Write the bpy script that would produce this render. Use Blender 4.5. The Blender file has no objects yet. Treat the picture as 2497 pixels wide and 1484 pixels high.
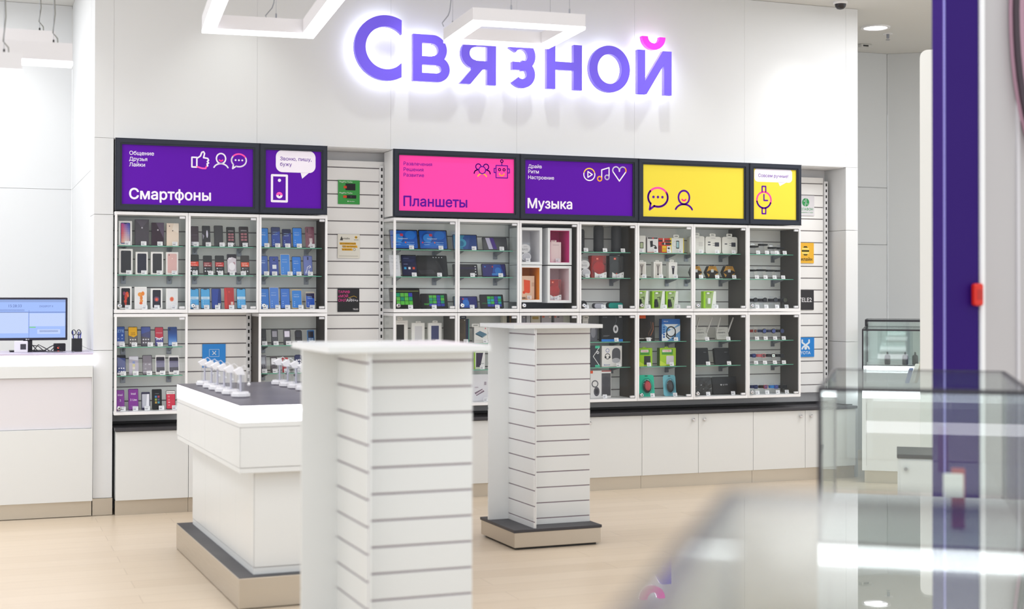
import bpy, math, random
from mathutils import Vector, Matrix
from mathutils.geometry import delaunay_2d_cdt
random.seed(7)
S = bpy.context.scene
COL = S.collection
# ------------------------------------------------------------------ camera
IMG_W, IMG_H = 2497, 1484
FPX = 50.0 / 36.0 * IMG_W
EYE = Vector((0, 0, 1.52))
YAW, PITCH, ROLL = math.radians(20.9), math.radians(0.6), math.radians(0.11)
FW = Vector((math.sin(YAW) * math.cos(PITCH), math.cos(YAW) * math.cos(PITCH), math.sin(PITCH)))
_rt = Vector((math.cos(YAW), -math.sin(YAW), 0))
_up = _rt.cross(FW)
RT = _rt * math.cos(ROLL) + _up * math.sin(ROLL)
UP = _up * math.cos(ROLL) - _rt * math.sin(ROLL)
PPY = 720.0 - FPX * math.tan(PITCH)
cam_d = bpy.data.cameras.new('camera')
cam_d.lens, cam_d.sensor_width, cam_d.shift_y = 50.0, 36.0, (PPY - 742.0) / IMG_W
cam_d.clip_start, cam_d.clip_end = 0.02, 100
cam_d.dof.use_dof, cam_d.dof.focus_distance, cam_d.dof.aperture_fstop = True, 10.9, 1.9
cam = bpy.data.objects.new('camera', cam_d)
COL.objects.link(cam)
cam.matrix_world = Matrix(((RT.x, UP.x, -FW.x, EYE.x), (RT.y, UP.y, -FW.y, EYE.y), (RT.z, UP.z, -FW.z, EYE.z), (0, 0, 0, 1)))
S.camera = cam
# ------------------------------------------------------------------ exposure, world, lights
S.view_settings.view_transform = 'Standard'
S.view_settings.look = 'None'
S.view_settings.gamma = 1.0
S.view_settings.use_curve_mapping = False
S.view_settings.exposure = 0.22
S.cycles.max_bounces = 10
S.cycles.transparent_max_bounces = 28
S.cycles.caustics_reflective = False
S.cycles.caustics_refractive = False
S.cycles.sample_clamp_indirect = 4.0
wd = bpy.data.worlds.new('mall_light')
S.world = wd
wd.use_nodes = True
wd.node_tree.nodes['Background'].inputs[0].default_value = (0.94, 0.97, 0.99, 1)
wd.node_tree.nodes['Background'].inputs[1].default_value = 1.14


def area(x, y, z, sx, sy, power, col=(.98, .985, 1), rot=(0, 0, 0)):
    l = bpy.data.lights.new('ceiling_fill', 'AREA')  # broad soft fill standing in for unseen shop ceiling lighting
    l.shape, l.size, l.size_y, l.energy, l.color = 'RECTANGLE', sx, sy, power, col
    o = bpy.data.objects.new('ceiling_fill', l)
    o.location, o.rotation_euler = (x, y, z), rot
    COL.objects.link(o)


def spot(x, y, z, power, deg, tilt, col=(.98, 1, .95), radius=.03, blend=1.0):
    l = bpy.data.lights.new('wall_washer', 'SPOT')
    l.energy, l.spot_size, l.spot_blend, l.color, l.shadow_soft_size = power, math.radians(deg), blend, col, radius
    o = bpy.data.objects.new('wall_washer', l)
    o.location, o.rotation_euler = (x, y, z), (math.radians(tilt), 0, 0)
    COL.objects.link(o)


CEIL = 3.947
area(2.6, 5.0, 3.90, 3.6, 1.6, 60)
area(4.9, 7.6, 3.90, 1.2, 1.6, 14)
area(-1.3, 8.6, 3.90, 1.2, 2.2, 60)  # fill added to brighten the side face of the bare pillar
area(7.4, 8.6, 3.90, 1.6, 1.6, 60)  # fill added to brighten the grey walls beyond the shop
area(-0.6, 11.2, 3.90, 1.6, 1.6, 30)
for sx_ in (0.35, 1.75, 3.05, 3.95, 5.06, 6.38):
    spot(sx_, 9.72, 3.90, 17, 84, 8)
spot(-0.35, 12.0, 3.90, 12, 84, 8)
spot(0.3, 12.0, 3.90, 12, 84, 8)


def at(px, py, Y):
    """The point of the plane y = Y that lies behind a pixel of the photograph."""
    d = FW + RT * ((px - 1248.5) / FPX) - UP * ((py - PPY) / FPX)
    return EYE + d * (Y / d.y)


def atz(px, py, Z):
    d = FW + RT * ((px - 1248.5) / FPX) - UP * ((py - PPY) / FPX)
    return EYE + d * ((Z - EYE.z) / d.z)


def atd(px, py, dist):
    d = FW + RT * ((px - 1248.5) / FPX) - UP * ((py - PPY) / FPX)
    return EYE + d * dist


# ------------------------------------------------------------------ materials
def lin(h):
    h = h.lstrip('#')
    c = [int(h[i:i + 2], 16) / 255 for i in (0, 2, 4)]
    return tuple((v / 12.92 if v <= .04045 else ((v + .055) / 1.055) ** 2.4) for v in c) + (1,)


MATS = {}


def mat(h, rough=.45, metal=0.0, emit=0.0, spec=.5, noise=0.0, coat=0.0):
    key = (h, rough, metal, emit, spec, noise, coat)
    if key in MATS:
        return MATS[key]
    m = bpy.data.materials.new('surface_' + h.lstrip('#'))
    m.use_nodes = True
    nt = m.node_tree
    b = nt.nodes['Principled BSDF']
    b.inputs['Base Color'].default_value = lin(h)
    b.inputs['Roughness'].default_value = rough
    b.inputs['Metallic'].default_value = metal
    b.inputs['Specular IOR Level'].default_value = spec
    b.inputs['Coat Weight'].default_value = coat
    if emit:
        b.inputs['Emission Color'].default_value = lin(h)
        b.inputs['Emission Strength'].default_value = emit
    if noise:
        tc = nt.nodes.new('ShaderNodeTexCoord')
        n = nt.nodes.new('ShaderNodeTexNoise')
        n.inputs['Scale'].default_value = 3.0
        n.inputs['Detail'].default_value = 4
        r = nt.nodes.new('ShaderNodeMapRange')
        r.inputs['To Min'].default_value, r.inputs['To Max'].default_value = max(.02, rough - noise), rough + noise
        nt.links.new(tc.outputs['Object'], n.inputs['Vector'])
        nt.links.new(n.outputs['Fac'], r.inputs['Value'])
        nt.links.new(r.outputs[0], b.inputs['Roughness'])
    MATS[key] = m
    return m


def glass(name, tint='#f4faf7', base=.04, amp=.60, power=4.5, rough=.01):
    if name in MATS:
        return MATS[name]
    m = bpy.data.materials.new(name)
    m.use_nodes = True
    nt = m.node_tree
    nt.nodes.clear()
    out = nt.nodes.new('ShaderNodeOutputMaterial')
    mix = nt.nodes.new('ShaderNodeMixShader')
    tr = nt.nodes.new('ShaderNodeBsdfTransparent')
    gl = nt.nodes.new('ShaderNodeBsdfGlossy')
    lw = nt.nodes.new('ShaderNodeLayerWeight')
    pw = nt.nodes.new('ShaderNodeMath')
    ml = nt.nodes.new('ShaderNodeMath')
    tr.inputs[0].default_value = lin(tint)
    gl.inputs['Roughness'].default_value = rough
    pw.operation, ml.operation = 'POWER', 'MULTIPLY_ADD'
    pw.inputs[1].default_value = power
    ml.inputs[1].default_value, ml.inputs[2].default_value = amp, base
    nt.links.new(lw.outputs['Facing'], pw.inputs[0])
    nt.links.new(pw.outputs[0], ml.inputs[0])
    nt.links.new(ml.outputs[0], mix.inputs[0])
    nt.links.new(tr.outputs[0], mix.inputs[1])
    nt.links.new(gl.outputs[0], mix.inputs[2])
    nt.links.new(mix.outputs[0], out.inputs[0])
    MATS[name] = m
    return m


def glow(name, rgb, strength):
    if name in MATS:
        return MATS[name]
    m = bpy.data.materials.new(name)
    m.use_nodes = True
    nt = m.node_tree
    nt.nodes.clear()
    out = nt.nodes.new('ShaderNodeOutputMaterial')
    e = nt.nodes.new('ShaderNodeEmission')
    e.inputs[0].default_value = rgb + (1,)
    e.inputs[1].default_value = strength
    nt.links.new(e.outputs[0], out.inputs[0])
    MATS[name] = m
    return m


def floor_mat():
    m = bpy.data.materials.new('pale_wood_planks')
    m.use_nodes = True
    nt = m.node_tree
    b = nt.nodes['Principled BSDF']
    tc = nt.nodes.new('ShaderNodeTexCoord')
    br = nt.nodes.new('ShaderNodeTexBrick')
    br.offset = .37
    for k, v in (('Scale', 1.0), ('Mortar Size', .0016), ('Mortar Smooth', .3), ('Brick Width', 1.29), ('Row Height', .19), ('Bias', -.1)):
        br.inputs[k].default_value = v
    br.inputs['Color1'].default_value = lin('#deceb9')
    br.inputs['Color2'].default_value = lin('#d6c5af')
    br.inputs['Mortar'].default_value = lin('#b8a690')
    mp = nt.nodes.new('ShaderNodeMapping')
    mp.inputs['Scale'].default_value = (1.2, 22, 1)
    n = nt.nodes.new('ShaderNodeTexNoise')
    n.inputs['Scale'].default_value, n.inputs['Detail'].default_value = 2.2, 6
    mx = nt.nodes.new('ShaderNodeMix')
    mx.data_type = 'RGBA'
    mx.blend_type = 'MULTIPLY'
    ra = nt.nodes.new('ShaderNodeValToRGB')
    ra.color_ramp.elements[0].color = (.86, .83, .79, 1)
    ra.color_ramp.elements[1].color = (1.04, 1.03, 1.02, 1)
    mx.inputs['Factor'].default_value = .8
    nt.links.new(tc.outputs['Object'], br.inputs['Vector'])
    nt.links.new(tc.outputs['Object'], mp.inputs['Vector'])
    nt.links.new(mp.outputs[0], n.inputs['Vector'])
    nt.links.new(n.outputs['Fac'], ra.inputs['Fac'])
    nt.links.new(br.outputs['Color'], mx.inputs['A'])
    nt.links.new(ra.outputs['Color'], mx.inputs['B'])
    nt.links.new(mx.outputs['Result'], b.inputs['Base Color'])
    b.inputs['Roughness'].default_value = .32
    return m


def brushed(h, rough=.34):
    m = bpy.data.materials.new('brushed_steel_' + h.lstrip('#'))
    m.use_nodes = True
    nt = m.node_tree
    b = nt.nodes['Principled BSDF']
    tc = nt.nodes.new('ShaderNodeTexCoord')
    mp = nt.nodes.new('ShaderNodeMapping')
    mp.inputs['Scale'].default_value = (1.5, 1.5, 60)
    n = nt.nodes.new('ShaderNodeTexNoise')
    n.inputs['Scale'].default_value, n.inputs['Detail'].default_value = 3, 5
    r = nt.nodes.new('ShaderNodeMapRange')
    r.inputs['To Min'].default_value, r.inputs['To Max'].default_value = rough - .1, rough + .14
    nt.links.new(tc.outputs['Object'], mp.inputs['Vector'])
    nt.links.new(mp.outputs[0], n.inputs['Vector'])
    nt.links.new(n.outputs['Fac'], r.inputs['Value'])
    nt.links.new(r.outputs[0], b.inputs['Roughness'])
    b.inputs['Base Color'].default_value = lin(h)
    b.inputs['Metallic'].default_value = .85
    return m


WHITE = mat('#eeeef0', .42, noise=.08)
WALLW = mat('#dfe1e3', .55, noise=.1)
LAMI = mat('#dfe1e1', .3, noise=.06)
SEAM = mat('#a9a4a6', .7)
SLATW = mat('#f7f6f5', .45, noise=.08)
SEAML = mat('#c6c7c9', .7)
GRAPH = mat('#39383d', .45, noise=.08)
DARKIN = mat('#4a443f', .55, noise=.08)
BLACK = mat('#17171a', .35)
GUNM = mat('#2a2f3c', .45, spec=.3)
STEEL = brushed('#c8c0b4')
STEELW = brushed('#cdc4b6', .42)
CHROME = mat('#d8d8dc', .12, metal=1.0)
GREYM = mat('#8d9099', .35, metal=.6)
PANE = glass('clear_pane', '#fdfefe', .012, .5)
ACRYL = glass('clear_acrylic', '#f8f9fb', .05, .45, 3.0)
SHELFG = glass('shelf_glass', '#f4faf7', .015, .4)
EDGEG = mat('#5fa98e', .2, emit=.06)
CARD = mat('#f2f1f4', .5)
INK = mat('#b3b0ba', .6)
CEILM = mat('#d9d9d6', .7, noise=.1)
GREYW = mat('#cccfd1', .6, noise=.1)
GREYP = mat('#b9b6b8', .5, noise=.1)
PURP = mat('#2d0f69', .5, spec=.15, noise=.06)
LED = glow('led_white', (.97, .95, 1.0), 5.0)
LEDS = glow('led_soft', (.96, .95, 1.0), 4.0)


# ------------------------------------------------------------------ mesh helpers
def ident(x, y, z):
    return (x, y, z)


def front(x0, y0, z0):
    """(u, v, h): u to the right, v up, h towards the viewer."""
    return lambda u, v, h: (x0 + u, y0 - h, z0 + v)


def rrect(w, h, r, n=4, x0=0.0, y0=0.0):
    r = min(r, w / 2 - 1e-5, h / 2 - 1e-5)
    pts = []
    for cx, cy, a0 in ((w - r, r, -90), (w - r, h - r, 0), (r, h - r, 90), (r, r, 180)):
        for i in range(n + 1):
            a = math.radians(a0 + 90 * i / n)
            pts.append((x0 + cx + r * math.cos(a), y0 + cy + r * math.sin(a)))
    return pts


def ell(cx, cy, rx, ry=None, n=28):
    ry = rx if ry is None else ry
    return [(cx + rx * math.cos(2 * math.pi * i / n), cy + ry * math.sin(2 * math.pi * i / n)) for i in range(n)]


def arc(cx, cy, r, a0, a1, n=18, ry=None):
    ry = r if ry is None else ry
    return [(cx + r * math.cos(math.radians(a0 + (a1 - a0) * i / n)), cy + ry * math.sin(math.radians(a0 + (a1 - a0) * i / n))) for i in range(n + 1)]


TXT = {}


def glyphs(body, bold=0.0):
    if body not in TXT:
        c = bpy.data.curves.new('lettering', 'FONT')
        c.body, c.resolution_u, c.fill_mode = body, 3, 'NONE'
        o = bpy.data.objects.new('lettering', c)
        COL.objects.link(o)
        dg = bpy.context.evaluated_depsgraph_get()
        me = bpy.data.meshes.new_from_object(o.evaluated_get(dg))
        co = [(v.co.x, v.co.y) for v in me.vertices]
        ed = [tuple(e.vertices) for e in me.edges]
        bpy.data.objects.remove(o)
        bpy.data.curves.remove(c)
        bpy.data.meshes.remove(me)
        out, _, tri, _, _, _ = delaunay_2d_cdt([Vector(p) for p in co], ed, [], 0, 1e-6)
        fs = []
        for t in tri:
            px, py = sum(out[k].x for k in t) / 3, sum(out[k].y for k in t) / 3
            wind = 0
            for a, b in ed:
                (ax, ay), (bx_, by) = co[a], co[b]
                if (ay <= py) != (by <= py) and ax + (py - ay) / (by - ay) * (bx_ - ax) > px:
                    wind += 1 if by > ay else -1
            if wind:
                fs.append(tuple(t))
        used = sorted({k for f in fs for k in f})
        at_ = {k: n for n, k in enumerate(used)}
        x0, x1 = min(out[k].x for k in used), max(out[k].x for k in used)
        TXT[body] = ([(out[k].x - x0, out[k].y) for k in used], [tuple(at_[k] for k in f) for f in fs], x1 - x0)
    return TXT[body]


class MB:
    def __init__(self):
        self.v, self.f, self.m, self.mats = [], [], [], []

    def mi(self, m):
        if m not in self.mats:
            self.mats.append(m)
        return self.mats.index(m)

    def add(self, vs, fs, m):
        b = len(self.v)
        self.v += vs
        k = self.mi(m)
        for f in fs:
            self.f.append(tuple(i + b for i in f))
            self.m.append(k)
        return self

    def box(self, x0, y0, z0, x1, y1, z1, m, c=0.0, T=ident):
        if x1 < x0: x0, x1 = x1, x0
        if y1 < y0: y0, y1 = y1, y0
        if z1 < z0: z0, z1 = z1, z0
        c = min(c, (x1 - x0) * .45, (y1 - y0) * .45, (z1 - z0) * .45)
        if c <= 0:
            vs = [(x, y, z) for z in (z0, z1) for y in (y0, y1) for x in (x0, x1)]
            fs = [(0, 2, 3, 1), (4, 5, 7, 6), (0, 1, 5, 4), (2, 6, 7, 3), (0, 4, 6, 2), (1, 3, 7, 5)]
            return self.add([T(*p) for p in vs], fs, m)
        X, Y, Z = (x0, x1), (y0, y1), (z0, z1)
        vs, ix = [], {}
        for i in (0, 1):
            for j in (0, 1):
                for k in (0, 1):
                    sx, sy, sz = (c if i == 0 else -c), (c if j == 0 else -c), (c if k == 0 else -c)
                    for a, p in enumerate(((X[i], Y[j] + sy, Z[k] + sz), (X[i] + sx, Y[j], Z[k] + sz), (X[i] + sx, Y[j] + sy, Z[k]))):
                        ix[i, j, k, a] = len(vs)
                        vs.append(T(*p))
        fs = []
        for s in (0, 1):
            q = [(s, 0, 0, 0), (s, 1, 0, 0), (s, 1, 1, 0), (s, 0, 1, 0)]
            fs.append(tuple(ix[p] for p in (q if s else q[::-1])))
            q = [(0, s, 0, 1), (0, s, 1, 1), (1, s, 1, 1), (1, s, 0, 1)]
            fs.append(tuple(ix[p] for p in (q if s else q[::-1])))
            q = [(0, 0, s, 2), (1, 0, s, 2), (1, 1, s, 2), (0, 1, s, 2)]
            fs.append(tuple(ix[p] for p in (q if s else q[::-1])))
        for i in (0, 1):
            for j in (0, 1):
                fs.append((ix[i, j, 0, 0], ix[i, j, 0, 1], ix[i, j, 1, 1], ix[i, j, 1, 0]))
                fs.append((ix[i, 0, j, 0], ix[i, 0, j, 2], ix[i, 1, j, 2], ix[i, 1, j, 0]))
                fs.append((ix[0, i, j, 1], ix[0, i, j, 2], ix[1, i, j, 2], ix[1, i, j, 1]))
                for k in (0, 1):
                    fs.append((ix[i, j, k, 0], ix[i, j, k, 1], ix[i, j, k, 2]))
        return self.add(vs, fs, m)

    def flat(self, pts, m, T=ident, h=0.0):
        return self.add([T(x, y, h) for x, y in pts], [tuple(range(len(pts)))], m)

    def prism(self, pts, h0, h1, m, T=ident, side=None):
        n = len(pts)
        vs = [T(x, y, h0) for x, y in pts] + [T(x, y, h1) for x, y in pts]
        self.add(vs, [tuple(range(n))[::-1], tuple(range(n, 2 * n))], m)
        self.add(vs, [(i, (i + 1) % n, n + (i + 1) % n, n + i) for i in range(n)], side or m)
        return self

    def ring(self, outer, inner, h0, h1, m, T=ident, closed=True):
        n = len(outer)
        vs = [T(x, y, h) for h in (h0, h1) for P in (outer, inner) for x, y in P]
        fs = []
        for i in range(n if closed else n - 1):
            j = (i + 1) % n
            fs += [(i, n + i, n + j, j), (2 * n + i, 2 * n + j, 3 * n + j, 3 * n + i), (i, j, 2 * n + j, 2 * n + i), (n + i, 3 * n + i, 3 * n + j, n + j)]
        if not closed:
            fs += [(0, 2 * n, 3 * n, n), (n - 1, 2 * n - 1, 4 * n - 1, 3 * n - 1)]
        return self.add(vs, fs, m)

    def stroke(self, pts, w, m, T=ident, h=0.0, closed=False, caps=True):
        n = len(pts)
        segs = [(pts[i], pts[(i + 1) % n]) for i in range(n if closed else n - 1)]
        for (ax, ay), (bx, by) in segs:
            L = math.hypot(bx - ax, by - ay) or 1e-9
            nx, ny = -(by - ay) / L * w / 2, (bx - ax) / L * w / 2
            self.flat([(ax - nx, ay - ny), (bx - nx, by - ny), (bx + nx, by + ny), (ax + nx, ay + ny)], m, T, h)
        if caps:
            for x, y in pts:
                self.flat(ell(x, y, w / 2, n=10), m, T, h + 1e-5)
        return self

    def text(self, body, x, y, width, m, T=ident, h=0.0, bold=0.0, sy=1.0):
        vs, fs, w = glyphs(body, 0.0)
        s = width / (w + 2 * bold)
        for i, (dx, dy) in enumerate(((0, 0), (-1, 0), (1, 0), (0, 1), (0, -1), (.7, .7), (-.7, .7), (.7, -.7), (-.7, -.7)) if bold else ((0, 0),)):
            self.add([T(x + (a + bold * (1 + dx)) * s, y + (b + bold * dy) * s * sy, h + i * 1e-5) for a, b in vs], fs, m)
        return self

    def lathe(self, prof, m, n=24, T=ident, cx=0.0, cy=0.0):
        """prof: (radius, z) from bottom to top, round the z axis."""
        k = len(prof)
        vs = [T(cx + r * math.cos(2 * math.pi * i / n), cy + r * math.sin(2 * math.pi * i / n), z) for r, z in prof for i in range(n)]
        fs = [(j * n + i, j * n + (i + 1) % n, (j + 1) * n + (i + 1) % n, (j + 1) * n + i) for j in range(k - 1) for i in range(n)]
        fs += [tuple(range(n))[::-1], tuple(range((k - 1) * n, k * n))]
        return self.add(vs, fs, m)

    def ball(self, cx, cy, cz, rx, ry, rz, m, n=16, T=ident):
        prof = [(math.sin(math.pi * j / 10), -math.cos(math.pi * j / 10)) for j in range(1, 10)]
        return self.lathe([(r, z) for r, z in prof], m, n, lambda x, y, z: T(cx + x * rx, cy + y * ry, cz + z * rz))

    def tube(self, pts, r, m, n=6):
        P = [Vector(p) for p in pts]
        vs, fs = [], []
        for i, p in enumerate(P):
            t = (P[min(i + 1, len(P) - 1)] - P[max(i - 1, 0)]).normalized()
            a = t.orthogonal().normalized() if i == 0 else (prev - t * prev.dot(t)).normalized()
            prev = a
            b = t.cross(a)
            vs += [tuple(p + (a * math.cos(2 * math.pi * k / n) + b * math.sin(2 * math.pi * k / n)) * r) for k in range(n)]
        for i in range(len(P) - 1):
            fs += [(i * n + k, i * n + (k + 1) % n, (i + 1) * n + (k + 1) % n, (i + 1) * n + k) for k in range(n)]
        fs += [tuple(range(n))[::-1], tuple(range((len(P) - 1) * n, len(P) * n))]
        return self.add(vs, fs, m)

    def build(self, name, parent=None, loc=None, rz=0.0, smooth=False):
        me = bpy.data.meshes.new(name)
        me.from_pydata(self.v, [], self.f)
        for m in self.mats:
            me.materials.append(m)
        me.polygons.foreach_set('material_index', self.m)
        if smooth:
            me.polygons.foreach_set('use_smooth', [True] * len(self.f))
            me.set_sharp_from_angle(angle=math.radians(35))
        me.update()
        o = bpy.data.objects.new(name, me)
        COL.objects.link(o)
        if loc is not None:
            o.location = loc
        if rz:
            o.rotation_euler = (0, 0, rz)
        if parent is not None:
            o.parent = parent
        return o


def tag(o, label=None, cat=None, group=None, kind=None):
    for k, v in (('label', label), ('category', cat), ('group', group), ('kind', kind)):
        if v:
            o[k] = v
    return o


def thing(name, label, cat, loc=(0, 0, 0), rz=0.0, group=None):
    o = bpy.data.objects.new(name, None)
    o.empty_display_size = .05
    COL.objects.link(o)
    o.location, o.rotation_euler = loc, (0, 0, rz)
    return tag(o, label, cat, group)


def struct(o):
    o['kind'] = 'structure'
    return o


def copy_tree(o, parent=None):
    c = o.copy()
    COL.objects.link(c)
    if parent is not None:
        c.parent = parent
    for ch in list(o.children):
        copy_tree(ch, c)
    return c


# ================================================================== the setting
WY, NB = 10.18, 10.50            # wall face, back of the recess
o = MB().box(-4, -1.5, -.1, 12.5, 16, 0, floor_mat()).build('floor')
struct(o)
struct(MB().box(-4, 4.2, CEIL, 12.5, 16, CEIL + .12, CEILM).build('ceiling'))
SX = [.803, .931, 1.926, 2.921, 3.924, 4.925, 5.922, 6.896, 7.014]
b = MB()
b.box(.84, WY + .0022, 2.608, 6.98, NB, CEIL - .002, SEAML)
for x0, x1 in zip(SX, SX[1:]):
    b.box(x0 + .0006, WY, 2.605, x1 - .0006, NB if x0 < .9 or x1 > 7 else WY + .02, CEIL - .002, WALLW)
b.box(.935, WY + .021, 2.600, 6.889, NB - .001, 2.607, WHITE)
for x0, x1 in ((.803, .931), (6.896, 7.014)):
    for z0, z1 in ((.12 if x0 < 1 else 0, .612), (.612, 1.134), (1.137, 2.073), (2.076, 2.603)):
        b.box(x0 if x0 < 1 or z0 > .1 else 6.960, WY, z0, x1, NB, z1, WALLW)
struct(b.build('wall_back'))
struct(MB().box(.931, NB, 0, 6.896, NB + .05, 2.62, WHITE).build('wall_recess'))
b = MB()
b.box(.811, NB + .001, 0, .93, 12.6, CEIL - .002, SEAML)
for z0, z1 in ((0, 1.13), (1.133, 2.40), (2.403, CEIL - .002)):
    b.box(.803, NB + .001, z0, .812, 12.48, z1, WALLW)
struct(b.build('wall_left'))
b = MB()
b.box(-4, 12.49, 0, .80, 12.6, CEIL - .002, SEAML)
for z0, z1 in ((0, 2.40), (2.403, CEIL - .002)):
    for x0, x1 in ((-4, .05), (.053, .80)):
        b.box(x0, 12.48, z0, x1, 12.5, z1, WALLW)
struct(b.build('wall_far_left'))
b = MB()
b.box(7.05, 11.97, 0, 8.6, 12.1, CEIL - .002, SEAML)
for z0, z1 in ((0, 2.03), (2.036, 2.60), (2.606, CEIL - .002)):
    b.box(7.02, 11.958, z0, 8.586, 11.975, z1, GREYW)
struct(b.build('wall_far_right'))
SH = math.radians(-36)            # the row of showcases is turned to the shop by this much
b = MB().box(0, 0, 0, 4.2, .1, CEIL - .002, GREYW)
struct(b.build('wall_right', None, (8.588, 11.95, 0), SH))
struct(MB().box(.800, WY - .006, .002, .934, WY, .118, STEEL, .001).build('baseboard_left'))
# the shop's entrance: purple portal, its white edge, and the mall's grey wall beside it
b = MB().box(3.570, 4.60, 0, 3.737, 4.68, CEIL, PURP, .004)
b.box(3.568, 4.597, 0, 3.5725, 4.603, CEIL, mat('#8f8ad6', .3))
struct(b.build('trim_1'))
struct(MB().box(3.738, 4.59, 0, 3.761, 4.70, CEIL, WHITE, .004).build('trim_2'))
b = MB().box(3.762, 4.60, 0, 4.9, 4.70, CEIL, GREYP)
b.box(3.918, 4.592, 0, 3.932, 4.60, CEIL, mat('#cfcdd2', .4))
struct(b.build('wall_mall'))

# ------------------------------------------------------------------ slatwall and its slotted uprights
SLF = 10.42
lines = [at(874, y, SLF).z for y in (409.1, 442.3, 475.0, 506.0, 538.7, 571.3, 604.8)]
PITCH_S = (lines[0] - lines[-1]) / 6
Z1 = lines[0]
b = MB()
b.box(.945, SLF + .012, .70, 6.83, SLF + .03, Z1 + .052, mat('#8a8388', .7))
b.box(.945, SLF, Z1 + .004, 6.83, SLF + .014, Z1 + .052, SLATW, .001)
k = 0
while Z1 - k * PITCH_S > .74:
    zt = Z1 - k * PITCH_S - .004
    b.box(.945, SLF, max(.70, zt - PITCH_S + .008), 6.83, SLF + .014, zt, SLATW, .001)
    k += 1
tag(b.build('slatwall'), 'white slatwall panel lining the wall recess behind the cabinets', 'wall panel')


def upright(px, z1, z0, label):
    x = at(px, 600, 10.405).x - .003
    b = MB().box(-.016, -.004, z0, .016, .012, z1, WHITE, .001)
    z = z1 - .03
    while z > z0 + .03:
        b.box(-.006, -.0055, z - .012, .006, -.004, z + .012, BLACK)
        z -= PITCH_S / 2
    tag(b.build('slotted_upright', None, (x, 10.405, 0)), label, 'upright', 'slotted uprights on the slatwall')


upright(931, 2.50, .70, 'slotted white upright strip where the pink sign cabinets begin')
upright(608, 1.385, .70, 'slotted white upright strip beside the open bay with the blue poster')
upright(2015, 2.50, .70, 'slotted white upright strip at the right end of the recess')

# ------------------------------------------------------------------ base cabinets and worktop
FY = 10.12
BX = [.948, 1.443, 1.946, 2.950, 3.955, 4.964, 5.968, 6.952]
lab = ['short single-door white base cabinet beside the bare wall pillar', 'white base cabinet hidden behind the lit island',
       'white base cabinet behind the nearer slatwall stand', 'white base cabinet showing between the two slatwall stands',
       'white base cabinet just behind the far slatwall stand', 'white base cabinet under the router and headset cabinets',
       'white base cabinet at the end of the worktop near the glass showcases']
for i, (x0, x1) in enumerate(zip(BX, BX[1:])):
    t = thing('base_cabinet', lab[i], 'cabinet', (x0, FY, 0), 0, 'white base cabinets under the dark worktop')
    w = x1 - x0
    b = MB().box(.002, .020, .105, w - .002, .34, .578, LAMI)
    b.build('body', t)
    MB().box(.001, .022, .0, w - .001, .05, .100, STEELW).build('plinth', t)
    ds = [(0, w)] if i < 2 else [(0, w / 2), (w / 2, w)]
    for j, (a, c) in enumerate(ds):
        d = MB().box(a + .0015, 0, .103, c - .0015, .018, .576, LAMI, .0012).build('door', t)
        if i >= 2:
            kx = c - .05 if j == 0 else a + .05
            k = MB().lathe([(.006, 0), (.006, .012), (.012, .014), (.013, .02), (.009, .025)], CHROME, 16, front(kx, 0, .530)).build('knob', d, smooth=True)
            k['label'] = 'round chrome knob'
b = MB().box(.942, 10.10, .580, 6.957, 10.49, .603, GRAPH, .002)
b.box(.95, 10.43, .6035, 6.885, 10.445, .622, BLACK, .001)
tag(b.build('worktop'), 'long dark graphite worktop running along the white base cabinets', 'worktop')

# ------------------------------------------------------------------ lit category signs
SGY = 10.115


def icon_person(b, m, m2, T, s, h):
    b.stroke(ell(.5 * s, .66 * s, .27 * s, .30 * s, 26), .085 * s, m, T, h, True)
    b.stroke(arc(.5 * s, .00 * s, .44 * s, 22, 158, 16, .36 * s), .085 * s, m, T, h)
    b.stroke(arc(.5 * s, .60 * s, .10 * s, 200, 340, 8, .08 * s), .075 * s, m2, T, h)


def icon_bubble(b, m, m2, T, s, h, dots=True):
    b.stroke(arc(.5 * s, .56 * s, .44 * s, -112, 32, 20, .38 * s), .085 * s, m, T, h)
    b.stroke(arc(.5 * s, .56 * s, .44 * s, 32, 140, 14, .38 * s), .085 * s, m2, T, h)
    b.stroke(arc(.5 * s, .56 * s, .44 * s, 140, 222, 12, .38 * s), .085 * s, m, T, h)
    b.stroke([arc(.5 * s, .56 * s, .44 * s, 222, 222, 1, .38 * s)[0], (.13 * s, .06 * s), arc(.5 * s, .56 * s, .44 * s, -112, -112, 1, .38 * s)[0]], .085 * s, m, T, h)
    for q in (.3, .5, .7):
        b.flat(ell(q * s, .57 * s, .055 * s, n=14), m, T, h)


def balloon(b, m, T, x0, y0, w, hh, tail, h):
    b.flat(rrect(w, hh, .3 * hh, 6, x0, y0), m, T, h)
    b.flat([(tail, y0 + .002), (tail + .07 * w * .6, y0 - .27 * hh), (tail + .22 * w, y0 + .002)], m, T, h)


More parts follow.
